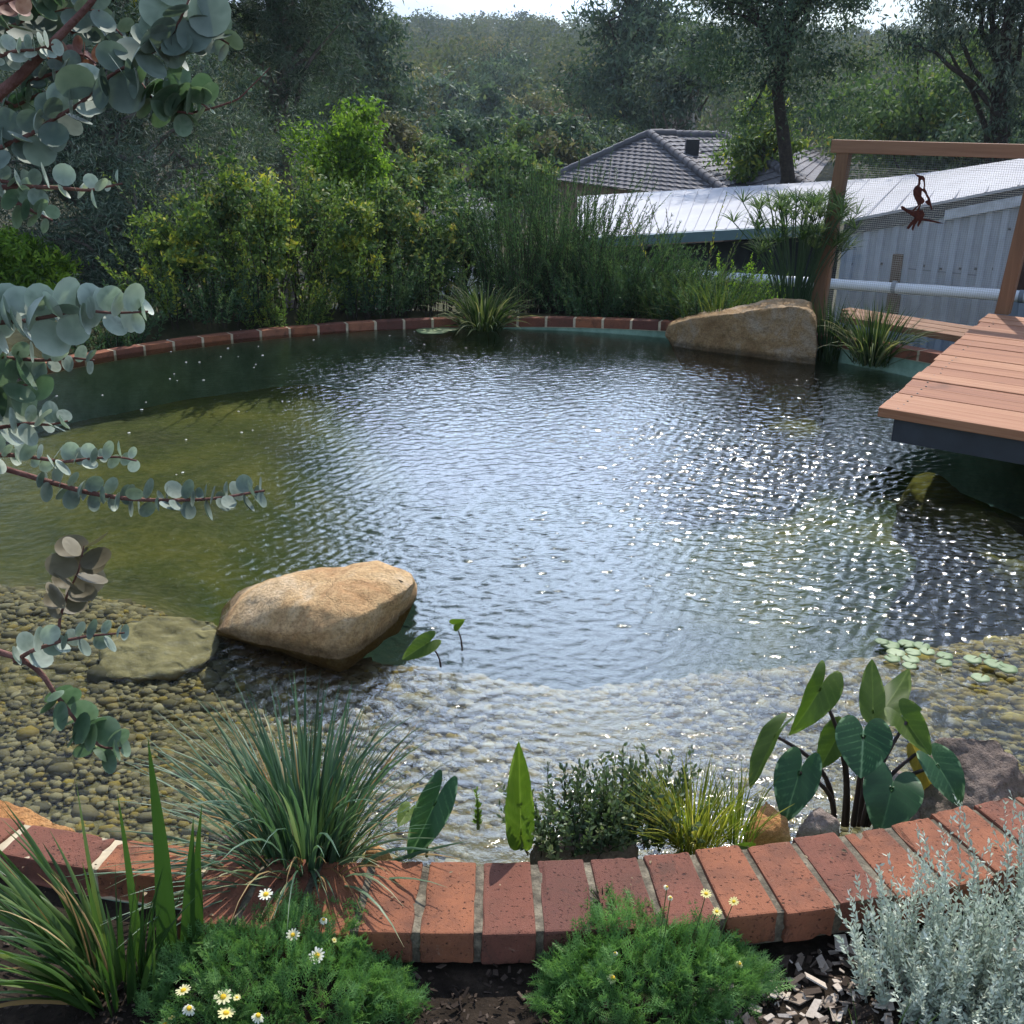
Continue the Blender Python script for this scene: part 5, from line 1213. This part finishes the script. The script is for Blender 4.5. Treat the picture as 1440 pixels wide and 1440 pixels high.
def papyrus():
    b = at(1112, 452, 9.35); b[2] = .0
    t = thing('umbrella_sedge', 'tall umbrella sedge with drooping leaf heads in front of the left screen post', 'sedge', tuple(b)); gl, gs = G(), G()
    n = 95; az = rng.uniform(0, 6.28, n); u = rng.uniform(0, 1, n)**.7; th = .42*u; h = 1.12*(1-.35*rng.uniform(0, 1, n)**1.5)
    k = 7; tt = np.linspace(0, 1, k); ro = .15*np.sqrt(rng.uniform(0, 1, n)); B = b+np.c_[np.cos(az)*ro, np.sin(az)*ro, np.zeros(n)]
    dh = np.c_[np.cos(az), np.sin(az), np.zeros(n)]+np.array([-.1, 0, 0])
    P = B[:, None]+(dh[:, None]*np.sin(th[:, None]*tt)[..., None]*tt[None, :, None]+np.array([0, 0, 1.])*np.cos(th[:, None]*tt)[..., None]*tt[None, :, None])*h[:, None, None]
    tubes(gs, P, np.full((n, k), .0045), 4, .5)
    for i in range(n):
        blades(gl, P[i, -1], n=17, L=.20, wd=.010, th0=1.15, th1=1.1, r0=.004, tint=float(np.clip(rng.normal(.5, .2), 0, 1)), tvar=.12, k=6, sqrt_=False)
    gl.build('leaf_heads', foliage('umbrella sedge leaf', [(.0, (.03, .065, .028)), (.5, (.07, .125, .05)), (1, (.20, .26, .13))], .35), t); gs.build('stems', plain('sedge stem', (.035, .075, .03), .5), t)
papyrus()

# ================================================================== small bush, silver bush, daisy mounds
F_MYR = foliage('glossy small leaf', [(.05, (.03, .06, .03)), (.5, (.075, .12, .055)), (.85, (.15, .20, .10)), (1, (.25, .28, .16))], .3, .45, .4)
b = W0(835, 1192, .11)
t = thing('leafy_bush', 'small dark leafy bush on the inner edge of the near bricks', 'bush', tuple(b)); gl, gs = G(), G()
for dx, n in ((-.12, 14), (-.07, 20), (-.01, 24), (.05, 26), (.10, 24), (.15, 16), (.19, 8)):
    sprigs(gl, gs, b+np.array([dx, .02+rng.normal()*.02, 0]), int(n*1.3), .235, 1.0, 24, .024, .012, ang=1.0, r0=.05, t0=.12, stem_r=.0016, tv=LEAF6, tf=LEAF6_F, tvar=.2, lj=.8, lean=(.1, 0))
gl.build('foliage', F_MYR, t); gs.build('stems', BARK_D, t)
F_SIL = foliage('silver felted leaf', [(.0, (.25, .31, .255)), (.4, (.47, .54, .465)), (.75, (.66, .72, .63)), (1, (.83, .86, .77))], .22, .75, .2, (1, 1.05, .9))
b = at(1365, 1440, 1.66); b[2] = .12
t = thing('silver_bush', 'silvery leaved bush in the lower right corner', 'bush', tuple(b)); gl, gs = G(), G()
for dx, dy, n, H in ((-.13, .05, 26, .22), (-.10, .04, 26, .22), (.0, .06, 30, .30), (.10, .10, 32, .34), (.20, .06, 32, .34), (.0, -.04, 24, .20), (.12, -.06, 26, .25), (.26, .0, 26, .32), (-.05, .0, 20, .18), (.24, .14, 26, .34)):
    sprigs(gl, gs, b+np.array([dx, dy, 0]), int(n*1.6), H*1.42, .6, 46, .0185, .0074, ang=1.0, r0=.07, t0=.12, curve=.6, stem_r=.0013, tvar=.14, lj=.45, hvar=.45, tint=.5, tv=LEAF6, tf=LEAF6_F, lean=(-.06, 0))
gl.build('foliage', F_SIL, t); gs.build('stems', plain('silver stem', (.28, .30, .26), .8), t)
b = W0(1310, 1440, .13)
grass('grass_tuft', 'few thin green grass blades in front of the silver bush', at(1240, 1450, 1.55)*np.array([1, 1, 0])+np.array([0, 0, .13]), GR_DT, [dict(n=9, L=.17, wd=.004, th0=.35, th1=.4, r0=.05, tint=.7)])

def feather():
    V, F = [], []
    def seg(a, b, w_, z=0):
        a, b = np.array(a, float), np.array(b, float); d = b-a; p = np.array([-d[1], d[0], 0]); p = p/np.linalg.norm(p)*w_/2; k = len(V)
        V.extend([a-p, a+p, b+p*.35, b-p*.35]); F.append([k, k+1, k+2, k+3])
    seg([0, 0, 0], [0, .55, .05], .035); seg([0, .55, .05], [0, 1, .0], .045)
    for y in (.28, .42, .56, .70, .84):
        for sg in (-1, 1):
            l = .30*(1-.35*(y-.3)); e = [sg*l*.75, y+l*.72, .10]; m_ = [sg*l*.42, y+l*.36, .06]
            seg([0, y, .03], e, .042); seg(m_, [m_[0]+sg*.02, m_[1]+.17, .10], .036); seg(m_, [m_[0]+sg*.16, m_[1]+.03, .10], .036)
    return np.array(V), np.array(F)
FV, FF = feather()
F_DAISY = foliage('finely cut daisy foliage', [(.0, (.065, .15, .05)), (.4, (.14, .28, .095)), (.75, (.23, .40, .145)), (1, (.33, .50, .22))], .3, .5)
PETAL = foliage('cream daisy petal', [(.0, (.72, .66, .25)), (.5, (.80, .78, .55)), (1, (.85, .85, .80))], .25, .6)
DISC = plain('yellow daisy centre', (.72, .46, .03), .7, .2, .25, 300)
def daisy(t, c, d=.026, yellow=.5, tilt=None, faded=False):
    c = np.asarray(c); n = nrm(np.array([0, 0, 1.])+rng.normal(size=3)*.3+.45*nrm(CAM-c)); a = nrm(np.cross(n, np.array([.2, 1, .1]))); b_ = np.cross(n, a)
    g = G(); k = 12; an = np.arange(k)*2*np.pi/k+rng.normal(size=k)*.07
    rd = np.cos(an)[:, None]*a+np.sin(an)[:, None]*b_; dr = rd+n*(.12 if not faded else -.8)
    y_ = nrm(dr); X = nrm(np.cross(y_, n+0*y_)); fr = np.stack([X, y_, np.cross(X, y_)], -1); s = d/2*rng.uniform(.85, 1.1, k)
    PT = np.array([[-.06, 0, 0], [.06, 0, 0], [.17, .55, .03], [.10, .95, .0], [-.10, .95, .0], [-.17, .55, .03]])
    tn = np.tile(np.array([0., 0, .5, 1, 1, .5]), (k, 1))*(1-yellow)+.25*(1-yellow)
    scatter(g, PT, np.array([[0, 1, 2, 5], [5, 2, 3, 4]]), c+rd*d*.06, fr, s*1.05, tn); f = thing_part('flower', t, g, PETAL)
    g = G(); V1, F1 = ico(2); fr1 = np.stack([a, b_, n], -1)[None]
    scatter(g, V1, F1, (c+n*d*.03)[None], fr1, np.array([[d*.19, d*.19, d*.12]]), np.array([.5])); g.build('flower_centre', DISC, f)
def thing_part(name, t, g, mat): return g.build(name, mat, t)
def mound(label, px, py, rx, hgt, Yb, nleaf, flowers, depthr=.8):
    c = at(px, py, Yb); c[2] = .11; RX = rx*mpp(c)
    t = thing('daisy_mound', label, 'daisy plant', tuple(c)); g = G()
    n = nleaf; az = rng.uniform(0, 6.28, n); el = np.arcsin(rng.uniform(.02, 1, n)); lump = 1+.10*np.sin(3*az+px)+.07*np.sin(5*az+2*el*3)
    dirs = np.c_[np.cos(az)*np.cos(el), np.sin(az)*np.cos(el), np.sin(el)]
    rr = (lump*rng.uniform(.62, 1.0, n)**.5)[:, None]
    P = c+dirs*rr*np.array([RX, RX*depthr, hgt])
    N = nrm(dirs/np.array([RX, RX*depthr, hgt])*RX); d = N*.75+np.array([0, 0, .35])+rng.normal(size=(n, 3))*.42
    S = rng.uniform(.034, .058, n); hint = N+rng.normal(size=(n, 3))*.7
    y_ = nrm(d); X = nrm(np.cross(y_, hint)); fr = np.stack([X, y_, np.cross(X, y_)], -1)
    tn = np.clip(rng.normal(.42, .16, n)+.25*(rr[:, 0]-.9), 0, 1)
    scatter(g, FV, FF, P-d*S[:, None]*.4, fr, np.stack([S*.95, S, S], -1), tn); g.build('foliage', F_DAISY, t)
    for (x, y, D, yl, fd) in flowers:
        q = at(x, y, Yb+.0); ray_d = ray(x, y)
        # stand the flower where the sight line meets the mound or a little above it
        best = None
        for Yt in np.linspace(Yb-.35, Yb+.5, 120):
            q = at(x, y, Yt); r2 = ((q[0]-c[0])/RX)**2+((q[1]-c[1])/(RX*depthr))**2; zs = c[2]+hgt*math.sqrt(max(0, 1-r2))
            if r2 < 1.3 and q[2] < max(zs+.025, .13): best = q; break
        q = best if best is not None else at(x, y, Yb)
        daisy(t, q, D, yl, faded=fd)
        gs = G(); r = c+(q-c)*np.array([.8, .8, .3]); tubes(gs, smooth_path([r, (r+q)/2+np.array([0, 0, .01]), q], 8)[None], .0011, 4); gs.build('flower_stem', PETG, t)
    return t
mound('feathery green daisy mound with many cream flowers at the left', 400, 1420, 182, .125, 1.72, 2300, [
    (374, 1258, .028, .15, 0), (412, 1315, .024, .35, 0), (446, 1344, .030, .0, 0), (258, 1393, .028, .6, 0), (314, 1402, .030, .6, 0), (318, 1425, .030, .8, 0), (333, 1403, .014, .8, 0),
    (363, 1428, .026, .2, 1), (266, 1418, .026, .0, 1), (232, 1439, .026, .9, 0), (455, 1293, .018, .1, 1), (470, 1322, .010, .9, 0), (242, 1431, .012, .9, 0)])
mound('smaller feathery green daisy mound with few flowers right of the dark soil gap', 900, 1408, 165, .14, 1.74, 2300, [
    (862, 1375, .022, .7, 1), (1040, 1355, .018, .8, 1), (993, 1257, .020, .9, 0), (1032, 1268, .018, .9, 0), (1008, 1282, .018, .9, 0), (865, 1340, .012, .1, 1), (938, 1247, .012, .3, 1), (943, 1262, .012, .5, 1)])
mound('low green fringe of daisy foliage at the bottom edge beside the dark soil', 545, 1420, 50, .07, 1.66, 260, [])

b = atz(846, 1268, .225)
t = thing('dried_weed', 'small dried weed lying on a brick joint above the daisy mound', 'weed', tuple(b)); g = G()
blades(g, b, 26, .035, .004, 1.2, 1.2, r0=.012, tint=.2, k=5, sqrt_=False); g.build('leaves', foliage('dried weed', [(0, (.03, .025, .018)), (1, (.09, .075, .05))], .1), t)
g = G(); tubes(g, smooth_path([b, b+np.array([.04, .004, .008]), b+np.array([.07, -.012, .006]), b+np.array([.072, -.03, .002])], 14)[None], .0012, 4); g.build('stem', PETG, t)
# leaf litter blown over the bricks and the bed
def litter():
    g = G(); n = 150; a = rng.uniform(R_(-122), R_(-62), n); r = RAD+rng.uniform(.01, .22, n)
    P = np.c_[CX+r*np.cos(a), CY+r*np.sin(a), np.zeros(n)]; P[:, 2] = rimz(P[:, 0], P[:, 1])+.004
    d = rng.normal(size=(n, 3)); d[:, 2] *= .1; S = np.exp(rng.normal(math.log(.006), .5, n))
    y_ = nrm(d); X_ = nrm(np.cross(y_, np.array([0, 0, 1.])+.2*rng.normal(size=(n, 3)))); fr = np.stack([X_, y_, np.cross(X_, y_)], -1)
    scatter(g, LEAF6*np.array([1, 1, 2.]), LEAF6_F, P, fr, np.stack([S*.6, S, S], -1), rng.uniform(0, 1, n))
    tag(g.build('leaf_litter', foliage('dry leaf crumbs', [(0, (.04, .025, .015)), (.5, (.14, .09, .05)), (1, (.36, .28, .18))], .1)), 'crumbs of dry leaves and soil lying on the near bricks', 'litter', kind='stuff')
litter()
# ================================================================== lily pads
LP = foliage('lily pad', [(.0, (.10, .15, .06)), (.5, (.20, .27, .14)), (1, (.34, .40, .24))], .1, .55, .3)
def pad(x, y, r, z=.004, lab=None):
    c = W0(x, y, z); r *= .66 if r < .1 else .8; k = 26; a0 = rng.uniform(0, 6.28); a = a0+np.linspace(.14, 2*np.pi-.14, k); rr = r*(1+.04*np.sin(5*a))
    g = G(); ring = np.c_[np.cos(a)*rr, np.sin(a)*rr, .0008*np.sin(4*a)+.001]
    V = np.concatenate([[[0, 0, .0]], ring*.55, ring, [[0, 0, -.003]], ring-np.array([0, 0, .003])])+c
    i = np.arange(k-1); f3 = np.stack([np.zeros(k-1, int), 1+i, 2+i], -1); f4 = np.stack([1+i, 1+k+i, 2+k+i, 2+i], -1)
    b0 = 1+2*k; g.add(V, f3, float(rng.uniform(.2, .9))); g.more(f4); g.more(np.stack([np.full(k-1, b0), b0+2+i, b0+1+i], -1)); g.more(np.stack([1+k+i, b0+1+i, b0+2+i, 2+k+i], -1))
    o = g.build('lily_pad', LP); return tag(o, lab, 'lily pad', 'lily pads on the pond')
for i, (x, y, r, lab) in enumerate([
    (1252, 907, .050, 'pale lily pad in the tight cluster right of the big arrow leaves'), (1275, 905, .046, 'pale lily pad in the tight cluster right of the big arrow leaves'), (1296, 908, .045, 'pale lily pad in the tight cluster right of the big arrow leaves'),
    (1260, 918, .048, 'pale lily pad in the tight cluster right of the big arrow leaves'), (1284, 917, .042, 'pale lily pad in the tight cluster right of the big arrow leaves'), (1304, 916, .040, 'pale lily pad in the tight cluster right of the big arrow leaves'),
    (1255, 926, .042, 'pale lily pad in the tight cluster right of the big arrow leaves'), (1281, 927, .044, 'pale lily pad in the tight cluster right of the big arrow leaves'), (1279, 936, .036, 'pale lily pad in the tight cluster right of the big arrow leaves'),
    (1329, 922, .042, 'lily pad just right of the tight cluster'), (1328, 932, .040, 'lily pad at the lower right of the tight cluster'), (1368, 927, .046, 'yellowish lily pad in the middle of the loose row'),
    (1386, 923, .030, 'small upright looking lily pad in the loose row'), (1398, 933, .050, 'broad yellowish lily pad near the right edge'), (1417, 940, .050, 'largest yellowish lily pad nearest the right edge'),
    (1379, 953, .046, 'lone lily pad closest to the pinkish boulder'), (1240, 902, .036, 'lily pad at the left tip of the cluster')]):
    pad(x, y, r, .004+.0012*i, lab)
pad(608, 465, .17, .004, 'dark lily pad by the far wall left of the rim sedge'); pad(628, 462, .13, .007, 'smaller lily pad touching the rim sedge')

# ================================================================== the air of the valley
def haze():
    g = G(); x0, x1, y0, y1, z0, z1 = -700., 700., -60., 1300., -9., 75.
    box(g, ((x0+x1)/2, (y0+y1)/2, (z0+z1)/2), ((x1-x0)/2, 0, 0), (0, (y1-y0)/2, 0), (0, 0, (z1-z0)/2))
    M = M_('pale valley air'); v = M.n('VolumePrincipled'); v.inputs['Color'].default_value = (.72, .85, 1, 1); v.inputs['Density'].default_value = .00042
    v.inputs['Anisotropy'].default_value = .3
    M.l(v.outputs[0], M.out.inputs['Volume'])
    o = tag(g.build('haze', M.m), kind='stuff')
haze()
